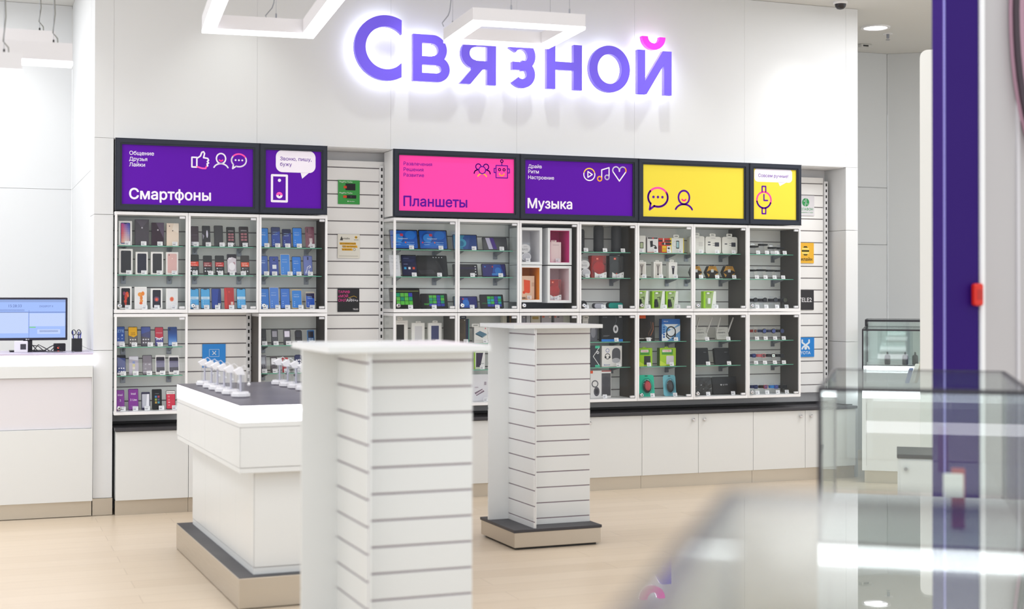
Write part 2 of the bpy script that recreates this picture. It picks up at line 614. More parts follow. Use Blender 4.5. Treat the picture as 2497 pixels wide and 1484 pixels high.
def sign(x0, x1, face, label, deco):
    w, z0, z1 = x1 - x0 - .002, 2.102, 2.602
    t = thing('category_sign', label, 'sign', (x0 + .001, SGY, z0), 0, 'lit category signs over the cabinets')
    H = z1 - z0
    MB().box(.006, .02, .006, w - .006, .27, H - .006, WHITE).build('housing', t)
    fr = .044
    b = MB()
    b.ring([(0, 0), (w, 0), (w, H), (0, H)], [(fr, fr), (w - fr, fr), (w - fr, H - fr), (fr, H - fr)], -.02, 0, GUNM, front(0, 0, 0))
    b.ring([(.006, .006), (w - .006, .006), (w - .006, H - .006), (.006, H - .006)], [(fr - .012, fr - .012), (w - fr + .012, fr - .012), (w - fr + .012, H - fr + .012), (fr - .012, H - fr + .012)], 0, .006, GUNM, front(0, 0, 0))
    for cx, cy, sx, sy in ((0, 0, 1, 1), (w, 0, -1, 1), (w, H, -1, -1), (0, H, 1, -1)):
        b.stroke([(cx, cy), (cx + sx * fr, cy + sy * fr)], .0022, BLACK, front(0, 0, 0), .0065, caps=False)
    f = b.build('frame', t)
    f['label'] = 'dark mitred frame'
    b = MB()
    b.flat([(fr - .004, fr - .004), (w - fr + .004, fr - .004), (w - fr + .004, H - fr + .004), (fr - .004, H - fr + .004)], face, front(0, 0, 0), -.010)
    T = lambda px, py: (at(px, py, SGY + .01).x - x0 - .001, at(px, py, SGY + .01).z - z0)
    deco(b, T, front(0, 0, 0), -.0095)
    b.build('panel', t)
    return t


def txt(b, T, F, h, body, px0, px1, pyb, m, bold=.009):
    x0, z = T((px0), pyb)
    x1, _ = T(px1, pyb)
    b.text(body, x0, z, x1 - x0, m, F, h, bold)


SW = mat('#ece6f2', .5, emit=.12, spec=.15)
SPK = mat('#ff4fa3', .5, emit=.3)
SYL = mat('#f5c542', .5, emit=.25)
SPU = mat('#5f159c', .5, emit=.06, spec=.1)
FPU = mat('#5a14a2', .5, emit=.12, spec=.12)
FPK = mat('#fa45a6', .5, emit=.18, spec=.15)
FYL = mat('#e8d446', .5, emit=.10, spec=.15)


def shifted(F, x, y):
    return lambda u, v, h: F(u + x, v + y, h)


def box_px(T, px0, py0, px1, py1):
    a, c = T(px0, py1), T(px1, py0)
    return a[0], a[1], c[0] - a[0], c[1] - a[1]


def deco1(b, T, F, h):
    for s, p0, p1, y in (('Общение', 315.5, 375.5, 377), ('Друзья', 315, 359, 391), ('Лайки', 315, 353.5, 405)):
        txt(b, T, F, h, s, p0, p1, y, SW)
    txt(b, T, F, h, 'Смартфоны', 314.6, 514.5, 484, SW, .024)
    x, y, w, hh = box_px(T, 467, 368.5, 510, 411)
    G = shifted(F, x, y)
    k = w
    b.stroke([(.02 * k, .1 * k), (.3 * k, .1 * k), (.3 * k, .66 * k), (.02 * k, .66 * k)], .085 * k, SW, G, h, True)
    b.stroke([(.32 * k, .62 * k), (.5 * k, .74 * k), (.58 * k, .96 * k), (.68 * k, 1.0 * k), (.74 * k, .9 * k), (.68 * k, .66 * k), (.92 * k, .62 * k), (.97 * k, .52 * k), (.9 * k, .45 * k), (.97 * k, .36 * k), (.88 * k, .3 * k), (.92 * k, .2 * k), (.84 * k, .14 * k)], .085 * k, SW, G, h)
    b.stroke([(.84 * k, .14 * k), (.8 * k, .04 * k), (.6 * k, .04 * k), (.32 * k, .12 * k)], .085 * k, SPK, G, h)
    x, y, w, hh = box_px(T, 518, 373, 554.5, 413)
    icon_person(b, SW, SPK, shifted(F, x, y), hh, h)
    x, y, w, hh = box_px(T, 562, 373, 603, 413)
    icon_bubble(b, SW, SPK, shifted(F, x, y), w, h)


def deco2(b, T, F, h):
    x, y, w, hh = box_px(T, 672.5, 369, 769.5, 419)
    balloon(b, SW, F, x, y, w, hh, x + .62 * w, h)
    txt(b, T, F, h + .0005, 'Звоню, пишу,', 683, 759.5, 390.5, SPU, .006)
    txt(b, T, F, h + .0005, 'бужу', 683, 711.5, 404, SPU, .006)
    x, y, w, hh = box_px(T, 661, 426, 701.5, 492)
    b.stroke([(x + .006, y + .006), (x + w - .006, y + .006), (x + w - .006, y + hh - .006), (x + .006, y + hh - .006)], .016, SW, F, h, True)
    b.flat(ell(x + w / 2, y + hh * .79, .0115), SW, F, h)
    b.flat(ell(x + w / 2, y + hh * .25, .023), SW, F, h)
    b.flat([(x + w / 2 + p, y + hh * .25 + q) for p, q in arc(0, 0, .023, 0, 180)], SPK, F, h + .0003)
    b.flat(ell(x + w / 2, y + hh * .25, .006), FPU, F, h + .0006)


def deco3(b, T, F, h):
    for s, p0, p1, y in (('Развлечения', 984, 1053.5, 402.5), ('Решения', 984, 1032.5, 416.5), ('Развитие', 984, 1034, 430)):
        txt(b, T, F, h, s, p0, p1, y, SPU)
    txt(b, T, F, h, 'Планшеты', 983.5, 1139.5, 501.5, SPU, .022)
    x, y, w, hh = box_px(T, 1157, 399, 1194.5, 434.5)
    k = w
    G = shifted(F, x, y)
    for cx in (.25, .75):
        b.stroke(ell(cx * k, .72 * k, .17 * k), .07 * k, SPU, G, h, True)
    b.flat(ell(.5 * k, .52 * k, .22 * k), FPK, G, h + .0003)
    b.stroke(ell(.5 * k, .52 * k, .22 * k), .07 * k, SPU, G, h + .0005, True, False)
    b.stroke(arc(.2 * k, .3 * k, .22 * k, 90, 180), .07 * k, SPU, G, h)
    b.stroke(arc(.8 * k, .3 * k, .22 * k, 0, 90), .07 * k, SPU, G, h)
    b.stroke(arc(.5 * k, -.02 * k, .32 * k, 30, 150), .07 * k, SYL, G, h)
    x, y, w, hh = box_px(T, 1204, 391, 1243, 434.5)
    k = w
    G = shifted(F, x, y)
    b.stroke([(.14 * k, .04 * k), (.86 * k, .04 * k), (.86 * k, .76 * k), (.14 * k, .76 * k)], .06 * k, SPU, G, h, True)
    b.stroke([(.14 * k, .34 * k), (.02 * k, .34 * k), (.02 * k, .58 * k), (.14 * k, .58 * k)], .06 * k, SPU, G, h)
    b.stroke([(.86 * k, .34 * k), (.98 * k, .34 * k), (.98 * k, .58 * k), (.86 * k, .58 * k)], .06 * k, SPU, G, h)
    b.stroke([(.5 * k, .76 * k), (.5 * k, .94 * k)], .06 * k, SPU, G, h)
    b.stroke(ell(.5 * k, 1.02 * k, .08 * k), .05 * k, SPU, G, h, True)
    for cx in (.36, .64):
        b.stroke(ell(cx * k, .52 * k, .07 * k), .05 * k, SPU, G, h, True)
    b.stroke(arc(.5 * k, .32 * k, .15 * k, 195, 345), .06 * k, SYL, G, h)


def deco4(b, T, F, h):
    for s, p0, p1, y in (('Драйв', 1288, 1321, 409), ('Ритм', 1288, 1314, 422), ('Настроение', 1288, 1351, 436)):
        txt(b, T, F, h, s, p0, p1, y, SW)
    txt(b, T, F, h, 'Музыка', 1286.5, 1395.5, 506.5, SW, .024)
    x, y, w, hh = box_px(T, 1422, 407.5, 1452, 441)
    k = w
    G = shifted(F, x, y)
    b.stroke(arc(.5 * k, .5 * k, .45 * k, -200, 20), .085 * k, SW, G, h)
    b.stroke(arc(.5 * k, .5 * k, .45 * k, 20, 160), .085 * k, SYL, G, h)
    b.stroke([(.38 * k, .28 * k), (.74 * k, .5 * k), (.38 * k, .72 * k)], .085 * k, SW, G, h, True)
    x, y, w, hh = box_px(T, 1456, 408, 1487, 441.5)
    k = w
    G = shifted(F, x, y)
    b.stroke(ell(.2 * k, .18 * k, .16 * k), .085 * k, SYL, G, h, True)
    b.stroke(ell(.78 * k, .3 * k, .16 * k), .085 * k, SW, G, h, True)
    b.stroke([(.36 * k, .18 * k), (.36 * k, .82 * k), (.94 * k, 1.0 * k), (.94 * k, .3 * k)], .085 * k, SW, G, h)
    x, y, w, hh = box_px(T, 1493, 409, 1527.5, 443)
    k = w
    G = shifted(F, x, y)
    b.stroke(arc(.74 * k, .74 * k, .23 * k, -20, 45) , .08 * k, SYL, G, h)
    b.stroke(arc(.74 * k, .74 * k, .23 * k, 45, 160) + [(.5 * k, .68 * k)] + arc(.26 * k, .74 * k, .23 * k, 20, 205) + [(.5 * k, .06 * k), arc(.74 * k, .74 * k, .23 * k, -20, -20, 1)[0]], .08 * k, SW, G, h)


def deco5(b, T, F, h):
    x, y, w, hh = box_px(T, 1577, 456, 1631.5, 514)
    icon_bubble(b, SPU, SPK, shifted(F, x, y), w, h)
    x, y, w, hh = box_px(T, 1643, 459, 1692, 517)
    icon_person(b, SPU, SPK, shifted(F, x, y), hh * .93, h)


def deco6(b, T, F, h):
    x, y, w, hh = box_px(T, 1839.5, 413, 1931.5, 442.5)
    balloon(b, SW, F, x, y, w, hh, x + .63 * w, h)
    txt(b, T, F, h + .0005, 'Совсем ручные!', 1849, 1922, 431, SPU, .006)
    x, y, w, hh = box_px(T, 1844, 453, 1881.5, 522)
    cx, cy, r = x + w / 2, y + hh / 2, w / 2 - .006
    b.stroke(arc(cx, cy, r, -20, 190, 26), .015, SPK, F, h)
    b.stroke(arc(cx, cy, r, 190, 340, 18), .015, SPU, F, h)
    for s in (1, -1):
        b.stroke([(cx - .017, cy + s * r), (cx - .017, cy + s * (hh / 2 - .006)), (cx + .017, cy + s * (hh / 2 - .006)), (cx + .017, cy + s * r)], .012, SPU, F, h)
    b.stroke([(cx, cy + .045), (cx, cy - .003), (cx + .034, cy - .003)], .012, SPU, F, h)


sign(.937, 1.932, FPU, 'wide lit purple sign lettered for smartphones with thumb, face and chat icons', deco1)
sign(1.932, 2.427, FPU, 'narrow lit purple sign with white speech balloon above a phone outline', deco2)
sign(2.923, 3.925, FPK, 'lit pink sign lettered for tablets with robot icon', deco3)
sign(3.925, 4.926, FPU, 'lit purple sign lettered for music with note and heart icons', deco4)
sign(4.926, 5.926, FYL, 'wide lit yellow sign with chat bubble and face outlines', deco5)
sign(5.926, 6.420, FYL, 'narrow lit yellow sign with wristwatch outline and white balloon', deco6)

# ------------------------------------------------------------------ the big halo-lit letters on the wall
LY0, LY1 = 10.06, 10.105
LP = mat('#6a55dc', .35, emit=.34)
LPK = mat('#ff2fc4', .35, emit=.6)
LSIDE = mat('#7a68e6', .4, emit=.5)
HALO = glow('letter_halo', (.86, .88, 1.0), 5.5)
sg = thing('wall_lettering', 'large halo-lit purple shop name letters on the white wall', 'lettering', (2.60, LY1, 3.105))
X_, Z_ = 2.60, 3.105


def letter(name, polys, m=LP):
    """polys: ('p', points) filled outlines or ('s', outer, inner) open bands, in metres from the first letter's foot."""
    b, g = MB(), MB()
    F = front(0, 0, 0)
    for k_, p in enumerate(polys):
        if p[0] == 'p':
            b.prism(p[1], 0, LY1 - LY0 + k_ * .0004, m, F, LSIDE if m is LP else m)
            g.prism(p[1], -.012, -.004, HALO, F)
        else:
            b.ring(p[1], p[2], 0, LY1 - LY0 + k_ * .0004, m, F, closed=len(p) > 3)
            g.ring(p[1], p[2], -.012, -.004, HALO, F, closed=len(p) > 3)
    o = b.build(name, sg)
    q = g.build('halo_light', o)
    q['label'] = 'white glowing back of the letter'
    return o


def band(cx, cz, ro, w, a0, a1, n=24, ez=1.0):
    return ('s', arc(cx, cz, ro, a0, a1, n, ro * ez), arc(cx, cz, ro - w, a0, a1, n, (ro - w) * ez if ez == 1 else ro * ez - w))


def bx(x0, z0, x1, z1):
    return ('p', [(x0, z0), (x1, z0), (x1, z1), (x0, z1)])


st, hz, ch = .070, .062, .347
x = 2.852 - X_
co = [(x + .24 * math.cos(math.radians(a)), .229 + .24 * math.sin(math.radians(a))) for a in [61 + (299 - 61) * i / 40 for i in range(41)]]
ci = [(x + .157 * math.cos(math.radians(a)), .229 + .157 * math.sin(math.radians(a))) for a in [42.4 + (317.6 - 42.4) * i / 40 for i in range(41)]]
letter('letter', [('s', co, ci)])
# В
x = 3.056 - X_
r1, r2 = (ch - .155 + hz / 2) / 2 + .0, (.185 + hz / 2) / 2
zb = .155 + hz / 2
zt0 = zb - hz
letter('letter', [bx(x, 0, x + st, ch), bx(x + st, 0, x + .285 - zb / 2, hz), bx(x + st, zt0, x + .285 - zb / 2, zb), bx(x + st, ch - hz, x + .262 - (ch - zt0) / 2, ch),
                  band(x + .285 - zb / 2, zb / 2, zb / 2, .066, -90, 90), band(x + .262 - (ch - zt0) / 2, (ch + zt0) / 2, (ch - zt0) / 2, .066, -90, 90)])
# Я
x = 3.420 - X_
rr = (ch - .115) / 2
letter('letter', [bx(x + .219, 0, x + .289, ch), bx(x + .118 + .0, ch - hz, x + .219, ch), bx(x + .118, .115, x + .219, .115 + hz), band(x + .012 + rr, .115 + rr, rr, .066, 90, 270),
                  ('p', [(x, 0), (x + .085, 0), (x + .205, .14), (x + .118, .14)])])
# З
x = 3.782 - X_
letter('letter', [band(x + .140, zb / 2 + .004, zb / 2 + .012, .068, -142, 90), band(x + .132, (ch + zt0) / 2, (ch - zt0) / 2 + .004, .064, -90, 150), bx(x + .06, zt0 + .004, x + .14, zb + .002)])
# Н
x = 4.124 - X_
letter('letter', [bx(x, 0, x + st, ch), bx(x + .293 - st, 0, x + .293, ch), bx(x + st, .148, x + .293 - st, .148 + hz)])
# О
x = 4.653 - X_
letter('letter', [('s', ell(x, ch / 2 + .006, .174, .182, 44), ell(x, ch / 2 + .006, .104, .116, 44), True)])
# Й
x = 4.894 - X_
letter('letter', [bx(x, 0, x + .066, ch), bx(x + .232, 0, x + .298, ch), ('p', [(x, 0), (x + .078, 0), (x + .298, ch), (x + .220, ch)])])
letter('letter_accent', [('s', arc(5.035 - X_, .456, .103, 180, 360, 24), arc(5.035 - X_, .456, .052, 180, 360, 24))], LPK)['label'] = 'pink curved accent over the last letter'

# ------------------------------------------------------------------ glass display cabinets
MOD = .4985
XA = [.937, .937 + MOD, .937 + 2 * MOD]
XB = [2.931 + MOD * i for i in range(7)]
ZU = dict(z0=1.393, z1=2.097, floor=1.418, s=(1.8635, 1.660))
ZL = dict(z0=.690, z1=1.390, floor=.712, s=(1.157, .957))
ORD = ['first', 'second', 'third', 'fourth', 'fifth', 'sixth', 'seventh', 'eighth', 'ninth', 'tenth']
CY = 10.125
CAB = {}


def cabinet(key, x0, Z, left, right, label, shelves=True, back=None):
    t = thing('display_cabinet', label, 'cabinet', (x0 + .001, CY, Z['z0']), 0, 'white glass-door display cabinets')
    w, H, D = MOD - .002, Z['z1'] - Z['z0'] - .002, SLF - CY - .002
    s, rl = .016, .022
    fl = Z['floor'] - Z['z0']
    b = MB()
    b.box(0, 0, 0, w, D, fl, WHITE, .0012)
    b.box(0, 0, H - rl, w, D, H, WHITE, .0012)
    for xa, xb, kind in ((0, s, left), (w - s, w, right)):
        b.box(xa, 0, fl, xb, .018, H - rl, WHITE, .0012)
        if kind == 'd':
            b.box(xa + .001, .0181, fl, xb - .001, D, H - rl, DARKIN)
    b.build('carcass', t)
    for xa, kind in ((.004, left), (w - .010, right)):
        if kind == 'g':
            MB().box(xa, .0185, fl + .001, xa + .006, D - .002, H - rl - .001, PANE).build('side_pane', t)['label'] = 'clear glass side'
    if back:
        MB().box(s + .001, D - .02, fl + .001, w - s - .001, D - .004, H - rl - .001, back).build('back_board', t)
    d = MB().box(s + .002, .006, fl + .002, w - s - .002, .011, H - rl - .002, PANE).build('glass_door', t)
    for z in (fl + .004, H - rl - .021):
        MB().box(w - s - .042, .001, z, w - s - .004, .020, z + .017, mat('#dcdcdf', .3, metal=.3), .002).build('hinge', d)
    F = front(s + .018, .006, fl + .026)
    lk = MB().lathe([(.012, 0), (.012, .006), (.015, .008), (.015, .020), (.011, .024)], CHROME, 18, F)
    lk.lathe([(.004, .0241), (.004, .0255)], BLACK, 10, F)
    lk.build('lock', d, smooth=True)['label'] = 'round chrome lock'
    if shelves:
        for sz in Z['s']:
            z = sz - Z['z0']
            b = MB().box(s + .006, .075, z - .006, w - s - .008, D - .004, z - .0004, SHELFG)
            b.box(s + .006, .0735, z - .006, w - s - .008, .0752, z - .0004, EDGEG)
            g = b.build('glass_shelf', t)
            for bx_ in (.085, .405):
                b = MB().prism([(D - .003, z - .0065), (D - .003, z - .042), (.13, z - .014), (.115, z - .0065)], bx_ - .004, bx_ + .004, GREYM, lambda u, v, h: (h, u, v))
                b.box(bx_ - .017, D - .008, z - .062, bx_ + .017, D - .002, z - .008, GREYM, .001)
                b.build('bracket', g)
    CAB[key] = (t, x0, Z)
    return t


ux = [('a1', XA[0], 'g', 'g'), ('a2', XA[1], 'g', 'g'), ('a3', XA[2], 'g', 'd'), ('b1', XB[0], 'g', 'g'), ('b2', XB[1], 'g', 'g'), ('b3', XB[2], 'g', 'd'),
      ('b4', XB[3], 'd', 'd'), ('b5', XB[4], 'd', 'g'), ('b6', XB[5], 'g', 'd'), ('b7', XB[6], 'd', 'd')]
what = ['boxed phones', 'black and pale blue phones', 'blue-screened phones', 'big blue tablets', 'smaller tablets', 'four white cube boxes', 'portable speakers',
        'car phone holders', 'white charger packs', 'wristbands and watches']
for i, (k, x, l, r) in enumerate(ux):
    cabinet(k + 'u', x, ZU, l, r, f'{ORD[i]} upper glass cabinet counting from the bare pillar, holding {what[i]}', k != 'b3', GUNM if k == 'b3' else None)
lx = [('a1', XA[0], 'g', 'g'), ('a3', XA[2], 'd', 'd'), ('b1', XB[0], 'g', 'd'), ('b2', XB[1], 'd', 'd'), ('b3', XB[2], 'g', 'd'), ('b4', XB[3], 'd', 'd'),
      ('b5', XB[4], 'd', 'd'), ('b6', XB[5], 'd', 'd'), ('b7', XB[6], 'd', 'd')]
what = ['assorted smartphones', 'keypad phones', 'white case boxes', 'power bank boxes', 'small cable boxes', 'headphone boxes', 'headsets and computer mice',
        'network routers', 'coloured smart watches']
for i, (k, x, l, r) in enumerate(lx):
    cabinet(k + 'l', x, ZL, l, r, f'{ORD[i]} lower glass cabinet counting from the bare pillar, holding {what[i]}')
CN = {k + 'u': ORD[i] + ' upper cabinet' for i, (k, *_) in enumerate(ux)}
CN.update({k + 'l': ORD[i] + ' lower cabinet' for i, (k, *_) in enumerate(lx)})

# ------------------------------------------------------------------ goods on the shelves
PY = 10.232                       # front line of the goods
SHN = ['top', 'middle', 'bottom']


def shelf_z(key, row):
    Z = CAB[key][2]
    return Z['s'][row] if row < 2 else Z['floor']


def ops(b, L, w, h, F, h0=.0006):
    """Printed matter and painted glare: each entry lies a little over the one before. u, v run 0..1 over the face."""
    k = h0
    for o in L:
        k += .00012
        c = o[-1]
        m = c if not isinstance(c, str) else mat(c, .35, spec=.22)
        if o[0] == 'r':
            b.flat([(o[1] * w, o[2] * h), (o[3] * w, o[2] * h), (o[3] * w, o[4] * h), (o[1] * w, o[4] * h)], m, F, k)
        elif o[0] == 'rr':
            b.flat(rrect((o[3] - o[1]) * w, (o[4] - o[2]) * h, o[5] * w, 4, o[1] * w, o[2] * h), m, F, k)
        elif o[0] == 'c':
            b.flat(ell(o[1] * w, o[2] * h, o[3] * w, n=18), m, F, k)
        elif o[0] == 'e':
            b.flat(ell(o[1] * w, o[2] * h, o[3] * w, o[4] * h, 20), m, F, k)
        elif o[0] == 'o':
            b.stroke(ell(o[1] * w, o[2] * h, o[3] * w, n=20), o[4] * w, m, F, k, True, False)
        elif o[0] == 'p':
            b.flat([(u * w, v * h) for u, v in o[1]], m, F, k)
        elif o[0] == 'l':
            b.stroke([(u * w, v * h) for u, v in o[1]], o[2] * w, m, F, k)
        elif o[0] == 't':
            b.text(o[1], o[2] * w, o[3] * h, o[4] * w, m, F, k, .012)


def leaned(w, deg, lift=.001):
    a = math.radians(deg)
    c, s = math.cos(a), math.sin(a)
    return lambda u, v, q: (u - w / 2, v * s - q * c, v * c + q * s + .0008 + lift * s)


USED = {}
TAGN = [0]


def where(key, row):
    return f'{SHN[row]} shelf of {CN[key]}'


def price_tag(x, z, short, y=10.212, rz=0.0):
    w, h = .037, .030
    T = leaned(w, 14)
    b = MB()
    b.prism(rrect(w, h, .002, 2), -.001, 0, CARD, T)
    for v, u1 in ((.78, .85), (.60, .7)):
        b.flat([(.1 * w, v * h), (u1 * w, v * h), (u1 * w, (v + .07) * h), (.1 * w, (v + .07) * h)], INK, T, .0003)
    b.flat([(.1 * w, .25 * h), (.62 * w, .25 * h), (.62 * w, .42 * h), (.1 * w, .42 * h)], mat('#85828e', .6, spec=.22), T, .0003)
    o = b.build('price_tag', None, (x, y - .006, z), rz)
    lb = 'price tag of ' + short
    if len(lb.replace('-', ' ').split()) > 15:
        lb = 'tag of ' + short.replace(' shelf of ', ' shelf, ')
    tag(o, lb, 'price tag', 'white price tags standing before the goods')
    TAGN[0] += 1


def clampx(key, xa, xb):
    lo, hi = CAB[key][1] + .0195, CAB[key][1] + MOD - .0215
    d = max(0, lo - xa) - max(0, xb - hi)
    return xa + d, xb + d


def headroom(key, row):
    Z = CAB[key][2]
    return (Z['z1'] - .0245 if row == 0 else Z['s'][row - 1] - .007) - shelf_z(key, row)


def spanx(px0, px1, ytop, key, row, lean, y=PY):
    z = shelf_z(key, row)
    ya = y
    for _ in range(2):
        zt = at((px0 + px1) / 2, ytop, ya).z
        ya = y + max(.02, zt - z) * math.tan(math.radians(lean))
    ym = (y + ya) / 2
    x0, x1 = at(px0, 600, ym).x, at(px1, 600, ym).x
    c0, (_, cx, _) = .019, CAB[key]
    return x0, x1, z, (zt - z) / math.cos(math.radians(lean))


def phone(px0, px1, ytop, key, row, body, face, look, price=.5, lean=11, cat='smartphone', name='smartphone', round_=.1, bez=.045, top=.03, bot=.03, group='smartphones on the glass shelves', thick=.008, hide=0, y=PY):
    x0, x1, z, h = spanx(px0, px1, ytop, key, row, lean, y)
    # a phone cut off by a cabinet frame keeps its full width: hide = share of the width that is covered
    w = (x1 - x0 - h * math.sin(math.radians(lean)) * .36 * (0 if hide else 1))
    if hide:
        w = w / (1 - hide)
        xc = x1 - w / 2
    else:
        xc = (x0 + x1) / 2
    xc = sum(clampx(key, xc - w / 2, xc + w / 2)) / 2
    T = leaned(w, lean, thick + .001)
    o = MB().prism(rrect(w, h, round_ * w, 5), -thick, 0, mat(body, .25, spec=.22), T).build(name, None, (xc, y, z))
    short = f'{look}, {where(key, row)}'
    tag(o, short, cat, group)
    b = MB()
    sw, sh_ = w * (1 - 2 * bez), h * (1 - top - bot)
    F = lambda u, v, q: T(u + w * bez, v + h * bot, q)
    base = face[0]
    b.prism(rrect(sw, sh_, round_ * .8 * w, 5), 0, .0005, base if not isinstance(base, str) else mat(base, .22, spec=.22), F)
    ops(b, face[1:], sw, sh_, F)
    b.build('screen' if cat != 'boxed phone' else 'printed_front', o)
    if price is not None:
        price_tag(xc - w / 2 + w * price + .004, z, short)
    return o


def carton(px0, px1, ytop, key, row, col, face, look, price=.5, depth=.05, tab=None, side=None, name='product_box', cat='box', y=PY, hide=0, frontcol=None, group='boxed goods on the shelves', z=None):
    x0, x1, zz, h = spanx(px0, px1, ytop, key, row, 0, y)
    z = zz if z is None else z
    w = x1 - x0
    if hide:
        w = w / (1 - hide)
    xc = x1 - w / 2
    xc = sum(clampx(key, xc - w / 2, xc + w / 2)) / 2
    h = min(h, headroom(key, row) - .001)
    if tab:
        tab = (tab[0], tab[1], min(tab[2], headroom(key, row) - h - .002))
        tab = tab if tab[2] > .004 else None
    o = MB().box(-w / 2, 0, .0006, w / 2, depth, h, mat(side or col, .4, spec=.22), .0015).build(name, None, (xc, y, z))
    short = f'{look}, {where(key, row)}'
    tag(o, short, cat, group)
    b = MB()
    F = front(-w / 2, 0, 0)
    b.flat(rrect(w * .985, h * .985, .002, 2, w * .0075, h * .0075), frontcol or mat(col, .35, spec=.22), F, .0004)
    ops(b, face, w, h, F)
    b.build('printed_front', o)
    if tab:
        u, tw, th = tab
        b = MB()
        b.ring(rrect(tw, th, .3 * th, 4, u * w - tw / 2, h + .0005), rrect(tw * .6, th * .3, .14 * th, 4, u * w - tw * .3, h + th * .35), -.002, 0, mat(col, .4, spec=.22), F)
        b.build('hang_tab', o)
    if price is not None:
        price_tag(xc - w / 2 + w * price, z, short)
    return o


ICO = lambda col: [('c', u, v, .085, col) for v in (.33, .16) for u in (.22, .5, .78)]
def blend(stops, t):
    t = min(max(t, 0), .9999) * (len(stops) - 1)
    a, b, f = stops[int(t)], stops[int(t) + 1], t - int(t)
    return '#' + ''.join('%02x' % round((int(a[i:i + 2], 16) * (1 - f) + int(b[i:i + 2], 16) * f) / 8 * 8) for i in (1, 3, 5))


def field(n, m, u0, v0, u1, v1, fn):
    return [('r', u0 + (u1 - u0) * i / n, v0 + (v1 - v0) * j / m, u0 + (u1 - u0) * (i + 1) / n, v0 + (v1 - v0) * (j + 1) / m, fn((i + .5) / n, (j + .5) / m)) for i in range(n) for j in range(m)]


DOTS = lambda col, vs=(.30, .21, .12): [('c', .25, v, .06, col) for v in vs] + [('r', .42, v - .01, .8, v + .01, '#7fb4f0') for v in vs]
# -- first upper cabinet: boxed phones
BP = dict(lean=1.5, cat='boxed phone', name='phone_box', round_=.02, group='boxed phones in the first cabinet', thick=.045)


def pbox(px0, px1, ytop, row, body, face, look, price, **k):
    return phone(px0, px1, ytop, 'a1u', row, body, face, look, price, bez=.02, top=.012, bot=.012, **{**BP, **k})


pbox(289, 322, 539, 0, '#efeceb', ['#efeceb', ('rr', .12, .05, .88, .94, .1, '#24305e'), ('rr', .15, .065, .85, .925, .09, '#3b4fb0')] + field(6, 9, .17, .085, .83, .905, lambda u, v: blend([blend(['#e9a58c', '#e04a4e', '#d83a72'], v), blend(['#f3ddd2', '#c9a0b4', '#8a5ab4'], v), blend(['#e8b8a8', '#8a90cc', '#2f3fa8'], v)], u)) + [('rr', .4, .88, .6, .915, .02, '#24305e')], 'white boxed phone with rainbow screen', .6)
pbox(329, 363.5, 535.4, 0, '#3f3942', ['#4a444c', ('p', [(0, 1), (.5, .68), (1, 1)], '#5a5360'), ('e', .5, .68, .06, .03, '#cfcad4'), ('l', [(.5, .68), (1, .1)], .012, '#6a6470'), ('l', [(.5, .68), (0, .3)], .012, '#57515e')], 'dark grey boxed phone with crossed reflections', .55)  # the crossed highlight is painted onto the dark face
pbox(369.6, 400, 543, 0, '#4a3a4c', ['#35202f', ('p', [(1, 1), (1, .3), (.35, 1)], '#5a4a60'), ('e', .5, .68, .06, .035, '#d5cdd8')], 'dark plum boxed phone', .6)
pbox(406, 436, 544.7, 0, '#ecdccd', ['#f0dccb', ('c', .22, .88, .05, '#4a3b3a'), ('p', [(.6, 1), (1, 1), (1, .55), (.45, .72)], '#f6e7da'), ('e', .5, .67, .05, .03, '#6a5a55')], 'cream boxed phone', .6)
DK = lambda c='#35343b': ['#efecea', ('rr', .12, .05, .9, .94, .09, '#4a4953'), ('rr', .14, .06, .88, .93, .08, c), ('c', .42, .89, .03, '#6c6a75')]
pbox(290, 324, 607, 1, '#f1eeec', DK('#34343a'), 'tallest white boxed black phone', .65)
pbox(330.7, 361, 614.6, 1, '#f1eeec', DK('#2f3040'), 'white boxed phone, blue-black', .6)
pbox(368, 398.5, 614.6, 1, '#f1eeec', DK('#3a3a3e'), 'white boxed phone, charcoal', .6)
pbox(405, 435, 615, 1, '#f1ecea', ['#f1ecea', ('rr', .1, .06, .9, .94, .1, '#e2b7b4'), ('c', .24, .88, .045, '#4a3f48'), ('e', .5, .72, .05, .03, '#f0d4d0')], 'white boxed rose pink phone', .6)
SWIRL = [('e', .38, .7, .12, .09, '#8a3a5a'), ('e', .62, .68, .14, .1, '#d8512f'), ('e', .52, .52, .13, .12, '#c93a2b'), ('e', .48, .34, .13, .08, '#d2462f'), ('e', .5, .22, .08, .08, '#b8322a'), ('e', .7, .6, .07, .07, '#e8784a')]
pbox(292, 322, 699, 2, '#f1eeec', ['#f1eeec', ('rr', .12, .05, .88, .94, .09, '#1f1d26')] + SWIRL, 'black boxed phone with red fish swirl', .6)
pbox(328.5, 358.8, 699.5, 2, '#f2efee', ['#f3f0ef', ('rr', .1, .06, .9, .93, .08, '#efebec'), ('e', .45, .66, .2, .1, '#f0a04c'), ('e', .68, .7, .14, .1, '#ee8a3c'), ('e', .55, .5, .12, .12, '#e8873f'), ('e', .56, .36, .15, .06, '#ef9a50'), ('e', .52, .26, .14, .06, '#e9703c')], 'white boxed phone with orange fish swirl', .75)
pbox(368, 396.8, 703.6, 2, '#f1eeec', ['#f1eeec', ('rr', .14, .05, .88, .94, .09, '#2c2a38'), ('e', .5, .48, .24, .13, '#6a4a6a'), ('e', .5, .46, .15, .09, '#d2584a'), ('e', .5, .45, .08, .05, '#f0705a')], 'black boxed phone with red burst', .45)
pbox(405.5, 434.5, 703.6, 2, '#f2efee', ['#f3f0ef', ('rr', .1, .06, .9, .93, .08, '#eeeaec'), ('e', .48, .48, .19, .12, '#ee9a7a'), ('e', .48, .48, .12, .08, '#e9634c')], 'white boxed phone with small red ball', .6)
